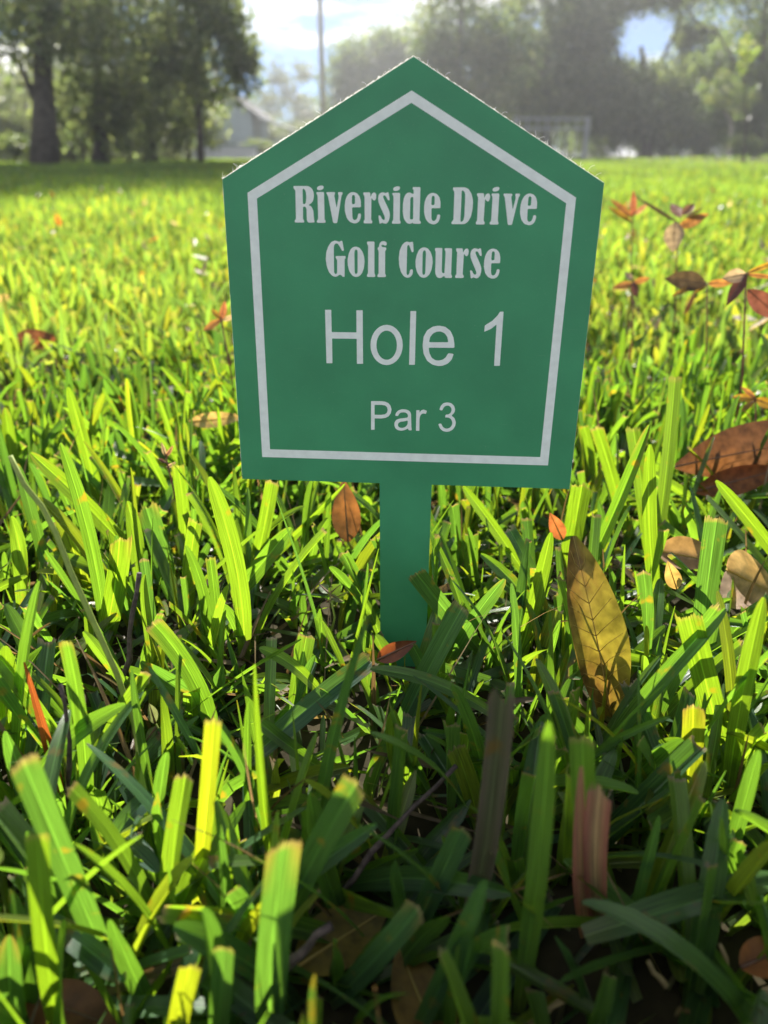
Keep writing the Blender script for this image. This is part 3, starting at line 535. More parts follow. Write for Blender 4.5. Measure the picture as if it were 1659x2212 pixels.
for k, x, y in PLACE:
    o = bpy.data.objects.new('letter', glyph_mesh(k)); link(o, board); o.location = (x * mm, y * mm, 0)
# ragged burr left by the saw along the edges
b = MB(); random.seed(9)
def burr(p, q, h, step=0.8):
    p = np.array(p, float); q = np.array(q, float); d = q - p; Ln = np.linalg.norm(d); d /= Ln; nrm = np.array([d[1], -d[0]])
    n = int(Ln / step); prev = None
    for i in range(n + 1):
        c = p + d * Ln * i / n; hh = h * random.uniform(.25, 1.0) * (1.6 if random.random() < .06 else 1)
        a = len(b.v); e = c + nrm * hh
        b.v += [(c[0]*mm, c[1]*mm, -.05*mm), (e[0]*mm, e[1]*mm, -.05*mm), (e[0]*mm, e[1]*mm, -.3*mm), (c[0]*mm, c[1]*mm, -.3*mm)]
        if prev is not None:
            for s, t in ((0, 1), (1, 2), (2, 3)): b.f.append((prev + s, a + s, a + t, prev + t))
        prev = a
burr((0, 169.3), (-75, 127), .62); burr((75, 127), (0, 169.3), .34)
burr((-75, 127), (-75, 0), .12, 2); burr((75, 0), (75, 127), .12, 2); burr((-11.3, 0), (-75, 0), .0, 9)
mw, nt = new_mat('burr'); o_ = nd(nt, 'ShaderNodeOutputMaterial'); d_ = nd(nt, 'ShaderNodeBsdfDiffuse'); t_ = nd(nt, 'ShaderNodeBsdfTranslucent'); x_ = nd(nt, 'ShaderNodeMixShader')
d_.inputs[0].default_value = (.85, .85, .82, 1); t_.inputs[0].default_value = (.85, .85, .8, 1)
nt.links.new(d_.outputs[0], x_.inputs[1]); nt.links.new(t_.outputs[0], x_.inputs[2]); nt.links.new(x_.outputs[0], o_.inputs[0])
tag(b.build('edge_burr', mw, board), kind='stuff')
b = MB()
for k in range(46):
    left = random.random() < .5
    t = random.random(); p = np.array([0, 169.3]) * (1 - t) + np.array([-75 if left else 75, 127]) * t
    if k < 9: p = np.array([-75 if left else 75, 127.]) + np.array([1 if left else -1, .564]) * random.uniform(0, 10)
    d = np.array([random.uniform(-.7, .7), 1.0]); d /= np.linalg.norm(d); Ln = random.uniform(.7, 2.6) * (1.5 if k < 9 else 1); cv = random.uniform(-1.2, 1.2)
    pts = []
    for s in np.linspace(0, 1, 6):
        an = cv * s; e = p + Ln * s * np.array([d[0] * math.cos(an) - d[1] * math.sin(an), d[0] * math.sin(an) + d[1] * math.cos(an)])
        pts.append((e[0] * mm, e[1] * mm, (-.4 + random.uniform(-.2, .2)) * mm))
    b.tube(pts, .00005, 4)
tag(b.build('edge_fibres', mw, board), kind='stuff')

# ------------------------------------------------------------------ grass blades
def unit(a): return a / np.maximum(np.linalg.norm(a, axis=-1, keepdims=True), 1e-12)
TAN = np.array([0.25, 0.205, 0.145, 0.0])
def blade_arrays(C, Wd, w, kind, col, fold, A, S, jag=None, tan=1.0):
    """C (n,R,3) centre lines, Wd (n,R,3) width directions, kind 0 round tip, 1 mown tip, 2 pointed; S the R parameters along the blade"""
    n, R = C.shape[:2]
    T = np.empty_like(C); T[:, 1:-1] = C[:, 2:] - C[:, :-2]; T[:, 0] = C[:, 1] - C[:, 0]; T[:, -1] = C[:, -1] - C[:, -2]
    T = unit(T); Wd = unit(Wd - (Wd * T).sum(-1, keepdims=True) * T); N = np.cross(T, Wd)
    s = S[None, :]
    grow = 0.62 + 0.38 * np.clip(s / 0.35, 0, 1)
    rnd = np.sqrt(np.clip(1 - np.clip((s - 0.72) / 0.285, 0, 1) ** 2, 0.004, 1))
    pnt = np.clip(1.02 - s, 0.02, 1) ** 0.55
    k = kind[:, None]
    prof = np.where(k == 0, grow * rnd, np.where(k == 1, grow, grow * pnt))
    off = np.linspace(-1, 1, A)
    hw = (w[:, None] * 0.5 * prof)[:, :, None, None]
    V = C[:, :, None] + Wd[:, :, None] * hw * off[None, None, :, None] + N[:, :, None] * hw * (np.abs(off) * 1.0)[None, None, :, None] * fold[:, None, None, None]
    if jag is not None:
        V[:, -1] += T[:, -1][:, None] * (jag * w[:, None] * (kind == 1)[:, None])[:, :, None]
    if col.shape[1] == 3: col = np.c_[col, (col[:, 1] > col[:, 0] * .98)]      # alpha 0: dry tissue
    c = np.repeat(col[:, None], R, 1)
    sh = np.clip(1 - s / 0.22, 0, 1)[:, :, None] * (0.55 if R > 4 else 0.0)
    c = c * (1 - sh) + np.array([0.13, 0.15, 0.07, .7]) * sh
    tipc = (s > 0.975)[:, :, None] * (k == 1)[:, :, None] * (tan if R > 8 else .25 if R == 5 else 0.0)
    c = c * (1 - tipc) + TAN * tipc
    c = np.repeat(c[:, :, None], A, 2)
    uv = np.empty((n, R, A, 2)); uv[..., 0] = np.linspace(0, 1, A); uv[..., 1] = s[..., None] * 4 + rng.random((n, 1, 1)) * 50
    r, a = np.meshgrid(np.arange(R - 1), np.arange(A - 1), indexing='ij')
    q = (r * A + a).ravel(); q = np.stack([q, q + 1, q + A + 1, q + A], 1)
    return V, c, uv, q
def stuff_mesh(name, parts, mat):
    Vs, Cs, Us, Qs = [], [], [], []; b = 0
    for V, c, uv, q in parts:
        n = len(V); m = V.shape[1] * V.shape[2]
        Vs.append(V.reshape(-1, 3)); Cs.append(c.reshape(-1, 4)); Us.append(uv.reshape(-1, 2))
        Qs.append((q[None] + (np.arange(n) * m)[:, None, None] + b).reshape(-1, 4)); b += n * m
    return mesh_np(name, np.concatenate(Vs), np.concatenate(Qs), mat, None, np.concatenate(Cs), np.concatenate(Us), True)
S_NEAR = np.array([0, .12, .26, .42, .58, .72, .84, .93, .975, 1.0])
S_MID = np.array([0, .3, .6, .85, 1.0]); S_FAR = np.array([0, .55, 1.0]); S_VFAR = np.array([0, 1.0])
def centre_lines(pos, az, tilt, bend, ln, S):
    n = len(az); C = np.zeros((n, len(S), 3)); C[:, 0, :2] = pos; C[:, 0, 2] = hgt(pos[:, 0], pos[:, 1]) - 0.004
    for i in range(1, len(S)):
        th = tilt + bend * (S[i] + S[i-1]) / 2; d = ln * (S[i] - S[i-1])
        C[:, i] = C[:, i-1] + np.stack([np.sin(th) * np.cos(az), np.sin(th) * np.sin(az), np.cos(th)], 1) * d[:, None]
    return C
def width_dirs(C, az, tw0, tw1, S):
    p = np.stack([-np.sin(az), np.cos(az), 0 * az], 1)[:, None] + 0 * C
    T = np.empty_like(C); T[:, :-1] = C[:, 1:] - C[:, :-1]; T[:, -1] = T[:, -2]; T = unit(T)
    ph = (tw0[:, None] + tw1[:, None] * S)[..., None]
    return p * np.cos(ph) + np.cross(T, p) * np.sin(ph)
def grass_colour(n, yel=0.08, brown=0.06):
    a = np.array([0.046, 0.098, 0.032]); b = np.array([0.066, 0.116, 0.026]); d = np.array([0.033, 0.079, 0.037])
    t = rng.random((n, 1)); c = np.where(t < .5, a + (b - a) * t * 2, a + (d - a) * (t - .5) * 2) * rng.uniform(.85, 1.2, (n, 1))
    r = rng.random(n)
    c[r < yel] = np.array([0.088, 0.122, 0.026]) * rng.uniform(.8, 1.2, ((r < yel).sum(), 1))
    k = (r > 1 - brown); c[k] = np.array([0.20, 0.145, 0.07]) * rng.uniform(.6, 1.2, (k.sum(), 1))
    return c

# -------- blades that can be told apart in the photograph, one object each
GREENS = {'g': (0.050, 0.105, 0.030), 'y': (0.068, 0.122, 0.024), 'd': (0.035, 0.082, 0.042), 'Y': (0.115, 0.145, 0.024), 'b': (0.036, 0.082, 0.056), 'p': (0.115, 0.100, 0.080), 'r': (0.42, 0.17, 0.14), 't': (0.24, 0.18, 0.09), 'o': (0.42, 0.13, 0.035), 'k': (0.075, 0.045, 0.035)}  # the dark green also paints in shade on unlit blades
KIND = {'r': 0, 'c': 1, 'p': 2}
SHOOTS = []
MASK = np.full((120, 90), np.inf)     # nearest hero depth per coarse cell, to keep other blades from hiding it
def mark(P):
    x, y, d = project(np.asarray(P).reshape(-1, 3))
    for i, j, q in zip((y / 2212 * 120).astype(int), (x / 1659 * 90).astype(int), d):
        if 0 <= i < 120 and 0 <= j < 90: MASK[i, j] = min(MASK[i, j], q)
SH = np.r_[np.linspace(0, .9, 10), .945, .972, 1.0]
def torn(A):                          # ragged outline of a mown tip: a slanted cut with fine fibres
    u = np.linspace(-1, 1, A)
    j = u * rng.uniform(-.12, .12) + .06 * np.sin(u * rng.uniform(3, 7) + rng.uniform(0, 6)) + rng.uniform(-.09, .09, A) + (rng.random(A) < .16) * rng.uniform(0, .22, A)
    return j[None]
def hero(pb, pt, w, tip='c', hue='g', z0=0.02, dY=0.0, zt=None, face=0.0, bow=0.0, fold=0.35, label=None, group=None, tan=1.0, name='grass_shoot', mat='grass', rag=1.0, loose=1.0, hue2=None):
    """pb, pt: foot and tip in the picture; the foot stands at height z0, the tip dY metres farther away (or lies at height zt)"""
    b = on_z(pb[0], pb[1], z0)
    t = on_z(pt[0], pt[1], zt) if zt is not None else at(pt[0], pt[1], b[1] + dY)
    d = t - b
    if zt is None and d[2] > 0.012:                     # run on down to the soil
        b = b - d * min((z0 + 0.004) / d[2], 0.8)
    elif zt is not None: b = b - unit(d) * 0.004
    view = unit((b + t) / 2 - CAM); side = unit(np.cross(d, view))
    wm = w * (.72 if w > 60 and not hue2 else .84 if w > 30 else 1) / F * float(((b + t) / 2 - CAM) @ AF)
    bow = bow + random.uniform(-.025, .025)
    C = b + (t - b) * SH[:, None] + side * (bow * np.linalg.norm(t - b) * 4 * SH * (1 - SH))[:, None]
    C[:, 2] += np.sin(SH * np.pi) * 0.004 * (1 if zt is not None else 0)
    T = unit(d); fa = (face + loose * (random.uniform(-.25, .25) + random.uniform(-.5, .5) * SH))[:, None]; Wd = side * np.cos(fa) + np.cross(T, side) * np.sin(fa)
    col = np.array(GREENS[hue]) * random.uniform(.9, 1.12)
    kind = np.array([KIND[tip]])
    jag = torn(33) * rag
    V, c, uv, q = blade_arrays(C[None], Wd[None], np.array([wm]), kind, col[None], np.array([fold]), 33, SH, jag, tan * random.uniform(.35, 1))
    e = np.abs(np.linspace(-1, 1, 33))[None, None, :, None]
    if hue2 is not None:                                # dead blades: paler rib, stained margins
        e2 = np.clip(e * 1.3 - .1 + rng.normal(0, .12, (1, len(SH), 33, 1)), 0, 1); c = c * e2 + np.array(list(hue2) + [0.0]) * (1 - e2)
    elif random.random() < .6:                          # green ones dry a little from the tip and margin
        dry = np.clip((SH[None, :, None, None] - random.uniform(.8, .97)) * 6, 0, 1) * np.clip(e * 1.4 - random.uniform(.2, .9), 0, 1); c = c * (1 - dry * .7) + np.array([.26, .19, .09, 0]) * dry * .7
    org = C[0].copy()
    o = empty(name, tuple(org))
    mesh_np('blade', V.reshape(-1, 3) - org, q, M[mat], o, c, uv, True)
    if label is None:
        SHOOTS.append((o, tip, 'y' if hue in 'yY' else 'd' if hue in 'dbkp' else 'g', (b + t) / 2)); o['category'] = 'grass'
    else: tag(o, label, 'grass')
    mark(C[2:]); 
    return o
H = hero
H((207, 1060), (148, 836), 34, 'r', 'y', .03)
H((262, 1185), (66, 978), 42, 'r', 'y', .03, dY=-.01, bow=-.03)
H((212, 1330), (130, 957), 30, 'r', 'g', .02, bow=-.02)
H((228, 1340), (258, 1163), 62, 'c', 'y', .02, fold=.5)
H((512, 1360), (452, 1030), 46, 'r', 'y', .02, bow=-.03, fold=.2)
H((395, 1160), (384, 1005), 26, 'c', 'y', .03)
H((413, 1250), (424, 1125), 36, 'c', 'y', .025)
H((430, 1340), (402, 1178), 24, 'r', 'g', .02, bow=-.06)
H((462, 1350), (453, 1205), 22, 'c', 'g', .02)
H((345, 1190), (315, 1095), 52, 'c', 'd', .03, fold=.4)
H((425, 1545), (330, 1345), 46, 'c', 'g', .02, bow=-.06)
H((178, 1700), (145, 1385), 36, 'c', 'g', .02, fold=.45)
H((38, 1580), (12, 1395), 62, 'r', 'y', .025, fold=.2)
H((110, 1640), (52, 1430), 34, 'p', 'o', .02, label='orange red dead blade between green blades on the left', fold=.6)
H((432, 1890), (462, 1552), 40, 'c', 'Y', .02, label='bright yellow mown grass blade glowing in the sunlight', fold=.5)
H((590, 1840), (549, 1435), 38, 'p', 'y', .015, fold=.6)
H((541, 1720), (538, 1515), 18, 'r', 'g', .02, fold=.8)
H((700, 1740), (797, 1325), 46, 'p', 'd', .02, dY=-.02)
H((540, 1640), (800, 1425), 66, 'c', 'b', .02, zt=.035, label='broad blue green blade lying across the shadow before the stake')
H((1060, 1545), (800, 1445), 34, 'r', 'g', .035, zt=.045, label='green blade with a brown spot lying across the shadow')
H((1005, 2010), (1084, 1500), 62, 'c', 'p', .01, label='wide dead grey purple blade with a frayed mown tip', fold=.35, tan=.6, rag=2.8, loose=.2, hue2=(.085, .10, .055))
H((1120, 2160), (1187, 1560), 54, 'r', 'g', .006, dY=.0, label='long upright green blade with rounded tip in the sign shadow', fold=.25)
H((1315, 2010), (1258, 1592), 58, 'c', 'g', .008, fold=.4)
H((1302, 1990), (1296, 1705), 56, 'c', 'r', .012, dY=-.012, label='faded red dead blade with a torn tip in the sign shadow', fold=.45, loose=.1, rag=3.2, hue2=(.42, .30, .18))
H((1268, 1985), (1256, 1655), 56, 'p', 'r', .012, dY=-.013, label='pointed faded red dead blade beside the torn one in shadow', fold=.4, loose=.1, hue2=(.40, .24, .15))
H((1290, 2015), (1700, 1895), 92, 'r', 'g', .03, zt=.035, label='broad green blade lying flat in the shadow at lower right')
H((1275, 1205), (1403, 918), 26, 'r', 'g', .03, fold=.8)
H((1335, 1080), (1290, 922), 28, 'c', 'y', .03, fold=.3)
H((1395, 1130), (1368, 925), 30, 'c', 'y', .035, dY=.02)
H((1418, 1240), (1404, 960), 30, 'r', 'y', .03, fold=.4)
H((1240, 1160), (1258, 1046), 50, 'c', 'y', .035, fold=.7)
H((1520, 1350), (1548, 1118), 62, 'c', 'd', .03, fold=.4)
H((1665, 1195), (1546, 1038), 28, 'r', 'y', .04)
H((1548, 1570), (1488, 1330), 72, 'c', 'y', .02, fold=.2)
H((1482, 1660), (1498, 1525), 62, 'c', 'Y', .02, label='yellow blade with an orange mown end beside the tall curled leaf', fold=.3)
H((1590, 1620), (1650, 1290), 44, 'r', 'y', .025, fold=.4)
H((1415, 1160), (1458, 815), 32, 'c', 'y', .035, dY=.03)
H((775, 1360), (818, 1185), 10, 'p', 'y', .03)
H((672, 1320), (596, 1075), 10, 'p', 'd', .03)
H((995, 1350), (898, 1236), 46, 'c', 'd', .03, dY=-.015)
H((1010, 1370), (1090, 1250), 40, 'r', 'd', .03, dY=-.01)
H((905, 1500), (1000, 1310), 52, 'c', 'b', .025, dY=.0)
H((485, 2010), (462, 1730), 44, 'p', 'd', .012, fold=.9)
H((508, 1990), (492, 1790), 34, 'p', 'y', .012, dY=.004)
H((586, 2215), (612, 1822), 100, 'c', 'd', .012, fold=.25)
H((650, 1930), (772, 1690), 78, 'c', 'd', .03, dY=-.015, fold=.3)
H((385, 2240), (412, 2085), 62, 'c', 'Y', .02, label='bright yellow green mown blade in the sun at lower left', fold=.3)
H((468, 2260), (484, 2045), 52, 'c', 'd', .015)
H((128, 2215), (82, 1800), 52, 'c', 'y', .01, fold=.3)
H((225, 2060), (48, 1640), 72, 'c', 'd', .012, dY=-.01, fold=.3)
H((975, 2250), (992, 2040), 46, 'p', 'g', .012)
H((552, 2060), (590, 1945), 36, 'c', 'Y', .02, label='small curled yellow blade beside the broad blurred one', bow=.12)
H((905, 1990), (1000, 1790), 56, 'c', 'b', .012)
H((745, 2130), (905, 1960), 60, 'c', 'b', .012, dY=-.01)
H((690, 1500), (560, 1400), 26, 'r', 'y', .03, zt=.05)
H((250, 1820), (330, 1720), 52, 'r', 'b', .02, zt=.03)
H((240, 1790), (340, 1885), 54, 'r', 'b', .018, zt=.024, label='pale blue green blade reflecting the sky at lower left')
H((640, 1620), (560, 1560), 30, 'c', 'g', .02)
H((90, 1990), (270, 2120), 60, 'r', 'd', .025, zt=.02)
H((40, 2230), (20, 2020), 60, 'r', 'd', .012, dY=.005)
H((1430, 1500), (1560, 1400), 40, 'c', 'd', .03, zt=.04)
H((1140, 1340), (1190, 1150), 30, 'r', 'y', .03)
H((1090, 1180), (1000, 1050), 24, 'r', 'y', .035, dY=.01)
H((560, 1180), (590, 1040), 30, 'c', 'y', .035)
H((640, 1150), (745, 1045), 22, 'p', 'y', .035)
H((560, 1230), (630, 1140), 44, 'r', 'g', .035)
H((30, 1010), (10, 880), 26, 'r', 'y', .03)
H((480, 980), (470, 870), 18, 'p', 'y', .035)
H((330, 900), (322, 760), 10, 'p', 'd', .03)
H((1275, 990), (1262, 920), 20, 'c', 'y', .035)
H((905, 2215), (1050, 1900), 50, 'r', 'd', .01)


# ------------------------------------------------------------------ fallen leaves, twigs and seedlings
def leaf_geo(b, t, w, face=0.0, cup=0.25, bow=0.0, tipc=0.55, nu=9, nv=17, wav=0.0, up=None, blunt=.85):
    """a leaf from stalk end b to tip t, width w metres, turned by face about its length; returns grid and frame"""
    b = np.array(b, float); t = np.array(t, float); d = t - b; Ln = np.linalg.norm(d); T = d / Ln
    view = unit((b + t) / 2 - CAM) if up is None else np.array(up, float)
    side = unit(np.cross(T, view)); Wd = side * math.cos(face) + np.cross(T, side) * math.sin(face); N = np.cross(T, Wd)
    s = np.linspace(0, 1, nv); u = np.linspace(-1, 1, nu)
    prof = np.sin(np.pi * np.clip(s, 0.01, .99) ** tipc) ** blunt
    prof = np.maximum(prof, 0.02)
    C = b + d * s[:, None] + N * (bow * Ln * np.sin(np.pi * s))[:, None]
    ph = rng.uniform(0, 6)
    V = C[:, None] + Wd * (w / 2 * prof)[:, None, None] * u[None, :, None] + N * ((np.abs(u) ** 1.6)[None, :] * (w / 2 * prof * cup)[:, None] + wav * w * np.sin(s * 14 + ph)[:, None] * np.abs(u)[None, :] * prof[:, None])[..., None]
    return V, C, Wd, N, prof, T
def grid_q(nv, nu):
    r, a = np.meshgrid(np.arange(nv - 1), np.arange(nu - 1), indexing='ij'); q = (r * nu + a).ravel()
    return np.stack([q, q + 1, q + nu + 1, q + nu], 1)
def leaf(name, label, b, t, w, col, col2=None, face=0.0, cup=0.25, bow=0.0, parent=None, veins=True, tipc=.75, group=None, cat='leaf', wav=.02, vr=.0005, up=None, vcol=None, nu=9, nv=17, blunt=.85):
    V, C, Wd, N, prof, T = leaf_geo(b, t, w, face, cup, bow, tipc, nu, nv, wav, up, blunt)
    org = V.reshape(-1, 3)[nu // 2].copy() if parent is None else np.zeros(3)
    c = np.empty((nv, nu, 3)); c[:] = col
    if col2 is not None:
        m = np.clip(.5 + .9 * (np.linspace(-1, 1, nu)[None, :] * .5 + np.sin(np.linspace(0, 9, nv))[:, None] * .35 + rng.normal(0, .12, (nv, nu))), 0, 1)[..., None]
        c = c * (1 - m) + np.array(col2) * m
    o = mesh_np(name, V.reshape(-1, 3) - org, grid_q(nv, nu), M['dry'], parent, c, None, True)
    if parent is None: o.location = org; tag(o, label, cat, group)
    if veins:
        m_ = MB(); side = 1.0 if ((CAM - C[nv // 2]) @ N) > 0 else -1.0
        m_.tube([tuple(p - org + N * side * vr * .4) for p in C[::2]], [vr * (1.3 - 1.0 * i / (nv // 2)) for i in range(len(C[::2]))], 5)
        if veins > 1:
            for i in range(2, nv - 3, 2):
                for sd in (0, nu - 1):
                    P0 = C[i]; j = min(i + 3, nv - 1); P1 = C[i] * .12 + V[j, sd] * .88; Pm = V[min(i + 1, nv - 1), nu // 2 + (2 if sd else -2)]
                    m_.tube([tuple(p - org + N * side * vr * .3) for p in (P0, Pm, P1)], [vr * .7, vr * .5, vr * .3], 4)
        m_.build('vein', vcol or M['vein'], o, True)
    mark(V[1:-1, 1:-1])
    return o
def thin_mat(name, c):
    m, nt = new_mat(name); o_ = nd(nt, 'ShaderNodeOutputMaterial'); d_ = nd(nt, 'ShaderNodeBsdfDiffuse'); t_ = nd(nt, 'ShaderNodeBsdfTranslucent'); x_ = nd(nt, 'ShaderNodeMixShader')
    d_.inputs[0].default_value = (*c, 1); t_.inputs[0].default_value = (*c, 1)
    nt.links.new(d_.outputs[0], x_.inputs[1]); nt.links.new(t_.outputs[0], x_.inputs[2]); nt.links.new(x_.outputs[0], o_.inputs[0]); return m
M['vein'] = thin_mat('leaf_vein', (0.55, 0.42, 0.14))
M['dark_vein'] = simple('dark_vein', (0.16, 0.09, 0.06), .6, .3, .2, 300)
def up_leaf(name, label, pb, pt, wpx, col, z0=.02, dY=0.0, **k):
    b = on_z(pb[0], pb[1], z0); t = at(pt[0], pt[1], b[1] + dY)
    return leaf(name, label, b, t, wpx / F * float(((b + t) / 2 - CAM) @ AF), col, **k)
def flat_leaf(name, label, p, q, wpx, col, z=.03, z2=None, **k):
    b = on_z(p[0], p[1], z); t = on_z(q[0], q[1], z if z2 is None else z2)
    return leaf(name, label, b, t, wpx / F * float(((b + t) / 2 - CAM) @ AF), col, **k)
up_leaf('fallen_leaf', 'tall olive yellow leaf with brown veins standing upright in the grass', (1322, 1562), (1238, 1158), 112, (0.29, 0.26, 0.055), z0=.003, dY=.025, col2=(0.19, 0.115, 0.045), veins=2, cup=.8, tipc=1.0, blunt=.62, nv=25, nu=13, vr=.00034, face=.15, bow=.07, wav=.05)
up_leaf('fallen_leaf', 'large brown purple leaf arched among grass to the right of the sign', (1458, 1008), (1880, 935), 120, (0.10, 0.05, 0.04), z0=.05, dY=.03, col2=(0.15, 0.065, 0.035), cup=-.25, face=.25, vcol=M['dark_vein'], bow=-.05, tipc=.9)
up_leaf('fallen_leaf', 'orange brown leaf underside tucked below the large arched leaf', (1500, 1062), (1700, 1010), 60, (0.24, 0.085, 0.03), z0=.035, dY=.03, cup=.3, vcol=M['dark_vein'])
up_leaf('fallen_leaf', 'orange brown spotted leaf standing behind the sign beside the stake', (752, 1170), (742, 1035), 62, (0.24, 0.10, 0.045), z0=.03, dY=.01, col2=(0.10, 0.05, 0.03), vcol=M['dark_vein'])
flat_leaf('fallen_leaf', 'pale tan curled leaf catching the sun at the right', (1570, 1230), (1690, 1290), 130, (0.42, 0.28, 0.18), z=.03, z2=.035, cup=.5, face=.3, col2=(.5, .36, .26))
flat_leaf('fallen_leaf', 'tan curled leaf underside with a shadowed fold behind a mown blade', (1420, 1190), (1560, 1215), 74, (0.33, 0.21, 0.13), z=.04, z2=.04, cup=.6, face=-.3)
up_leaf('fallen_leaf', 'tiny dry straw coloured leaf hanging from a bent stem', (1462, 1272), (1442, 1212), 34, (0.48, 0.34, 0.16), z0=.05, veins=1, vr=.0003)
up_leaf('fallen_leaf', 'small orange leaf upright in the sunlit left grass', (262, 900), (238, 838), 28, (0.45, 0.15, 0.05), z0=.03)
flat_leaf('fallen_leaf', 'pale tan leaf lying level against the left edge of the sign', (408, 912), (530, 900), 34, (0.50, 0.36, 0.20), z=.055, z2=.055, cup=.3)
flat_leaf('fallen_leaf', 'brown leaf lying in the lawn at the far left', (28, 738), (128, 728), 46, (0.22, 0.085, 0.05), z=.04, cup=-.3, vcol=M['dark_vein'])
flat_leaf('fallen_leaf', 'olive brown leaf on the soil under the foreground blades', (640, 2090), (840, 1960), 130, (0.20, 0.15, 0.03), z=.012, z2=.012, cup=.2, up=(0, .2, -1))
flat_leaf('fallen_leaf', 'yellow brown leaf on the soil at the bottom of the shadow', (960, 2290), (860, 2040), 130, (0.22, 0.14, 0.035), z=.012, z2=.012, cup=.2, up=(0, .2, -1))
flat_leaf('fallen_leaf', 'rust brown leaf on the soil below the lower left blades', (60, 2150), (280, 2230), 110, (0.20, 0.08, 0.03), z=.012, z2=.012, cup=.2, up=(0, .2, -1), vcol=M['dark_vein'])
flat_leaf('fallen_leaf', 'orange brown leaf on the soil at the lower right corner', (1600, 2090), (1720, 2040), 80, (0.36, 0.14, 0.04), z=.02, z2=.025, cup=.2, up=(0, .2, -1), vcol=M['dark_vein'])
flat_leaf('fallen_leaf', 'dark red brown leaf at the foot of the stake', (815, 1425), (900, 1385), 40, (0.20, 0.06, 0.03), z=.03, z2=.04, cup=.3, vcol=M['dark_vein'])
up_leaf('fallen_leaf', 'torn reddish mown leaf end between blades right of the stake', (1215, 1165), (1188, 1108), 34, (0.42, 0.14, 0.07), z0=.04)

def twig(label, pts, r, mat='twig', knob=True, name='twig'):
    P = [np.array(p) for p in pts]; o0 = P[0].copy()
    q = [P[0]]
    for a, b2 in zip(P[:-1], P[1:]):
        for s in (.33, .66, 1): q.append(a + (b2 - a) * s + rng.normal(0, r * .5, 3) * (s < 1))
    m = len(q); rad = [r * (1 - .35 * i / (m - 1)) * (1.25 if i % 4 == 2 and knob else 1) for i in range(m)]
    o = MB().tube([tuple(p - o0) for p in q], rad, 7, .12).build(name, M[mat], None, True); o.location = o0
    tag(o, label, 'twig'); mark(np.array(q)); return o
twig('thin purple grey twig slanting through the shadow before the sign', [on_z(715, 1950, .012), on_z(850, 1790, .03), on_z(985, 1655, .034)], .0011)
b0 = on_z(255, 1520, .015); twig('knobbly dark grey twig standing upright among the left blades', [b0, at(280, 1370, b0[1]), at(301, 1238, b0[1] + .004)], .0013)
b0 = on_z(575, 2120, .02); twig('curled brown dead stem lying over the lower blades', [b0, on_z(650, 2060, .034), on_z(716, 2000, .042)], .0016, 'twig')
b0 = on_z(150, 1760, .01); twig('slim reddish dry stalk between the left foreground blades', [b0, at(150, 1600, b0[1]), at(130, 1480, b0[1])], .0010)
M['stem'] = simple('green_stem', (0.30, 0.38, 0.08), .5, .4, .25, 120)
M['straw'] = simple('straw', (0.36, 0.28, 0.15), .7, .3, .25, 200)
b0 = on_z(290, 1560, .03); twig('long pale green seed stem arching across the left blades', [on_z(310, 1720, .01), b0, at(225, 1395, b0[1] + .005), at(120, 1150, b0[1] + .01), at(22, 985, b0[1] + .012)], .0014, 'stem', False, 'seed_stalk')
for lab, pts, r in (('short cut straw stub at the bottom right of the shadow', [(1440, 2130), (1400, 2075)], .0012), ('forked straw stub at the right of the soil', [(1580, 2130), (1555, 2040)], .0010),
                    ('thick pale straw stub at the bottom of the shadow', [(1120, 2230), (1215, 2160)], .0017), ('slender dry stalk between blades at the right edge', [(1560, 1560), (1612, 1370)], .0008)):
    c = on_z(*pts[0], .008); twig(lab, [c, at(*pts[1], c[1] + .004)], r, 'straw', False, 'straw_stub')

def seedling(label, foot, top, Y, leaves, r=.0011, sm='red_stem'):
    f = at(foot[0], foot[1], Y); f[2] = 0.0; tp = at(top[0], top[1], Y)
    t = empty('seedling', tuple(f)); tag(t, label, 'seedling')
    d = tp - f; mid = d * .5 + np.array([.004, 0, 0])
    MB().tube([(0, 0, -.01), tuple(mid), tuple(d)], [r, r * .8, r * .5], 6).build('stem', M[sm], t, True)
    for (x0, y0, x1, y1, w, c, dy, fc) in leaves:
        a = at(x0, y0, Y) - f; e = at(x1, y1, Y + dy) - f
        view = unit(f + a - CAM)
        leaf('leaf', None, a, e, w / F * Y, c, parent=t, veins=1, face=fc, cup=.25, tipc=.85, vr=.0004, up=view, nu=7, nv=11, vcol=M['dark_vein'])
    return t
M['red_stem'] = simple('red_stem', (0.16, 0.045, 0.035), .6, .4, .3, 100)
OR, PU, PK, WB, DK, YB = (.31, .15, .065), (.13, .05, .055), (.32, .17, .14), (.40, .31, .28), (.07, .05, .04), (.36, .22, .04)
seedling('reddish seedling with one glowing orange leaf on the sunlit right lawn', (1452, 760), (1465, 478), .80,
         [(1462, 492, 1532, 462, 22, OR, .01, .2), (1470, 470, 1450, 440, 22, PK, .02, .5), (1475, 465, 1500, 440, 20, PK, .01, -.4), (1458, 480, 1455, 545, 40, WB, -.01, .2), (1465, 482, 1372, 425, 8, DK, .0, .6), (1478, 470, 1520, 448, 10, DK, .02, 1.0)])
seedling('slim red seedling with narrow upright leaves beside the orange leaved one', (1368, 640), (1366, 470), .88,
         [(1366, 470, 1368, 410, 16, (.30, .11, .08), 0, .6), (1366, 470, 1318, 430, 14, OR, .01, .5), (1366, 465, 1400, 440, 12, PK, 0, .4), (1366, 480, 1312, 445, 10, YB, .02, .3)])
seedling('small rusty seedling low in the right hand grass', (1372, 700), (1368, 605), .78,
         [(1368, 612, 1322, 622, 16, OR, 0, .3), (1368, 610, 1405, 600, 14, OR, 0, .4), (1368, 608, 1376, 645, 14, PU, -.01, .2), (1367, 606, 1350, 588, 12, WB, .01, .2)])
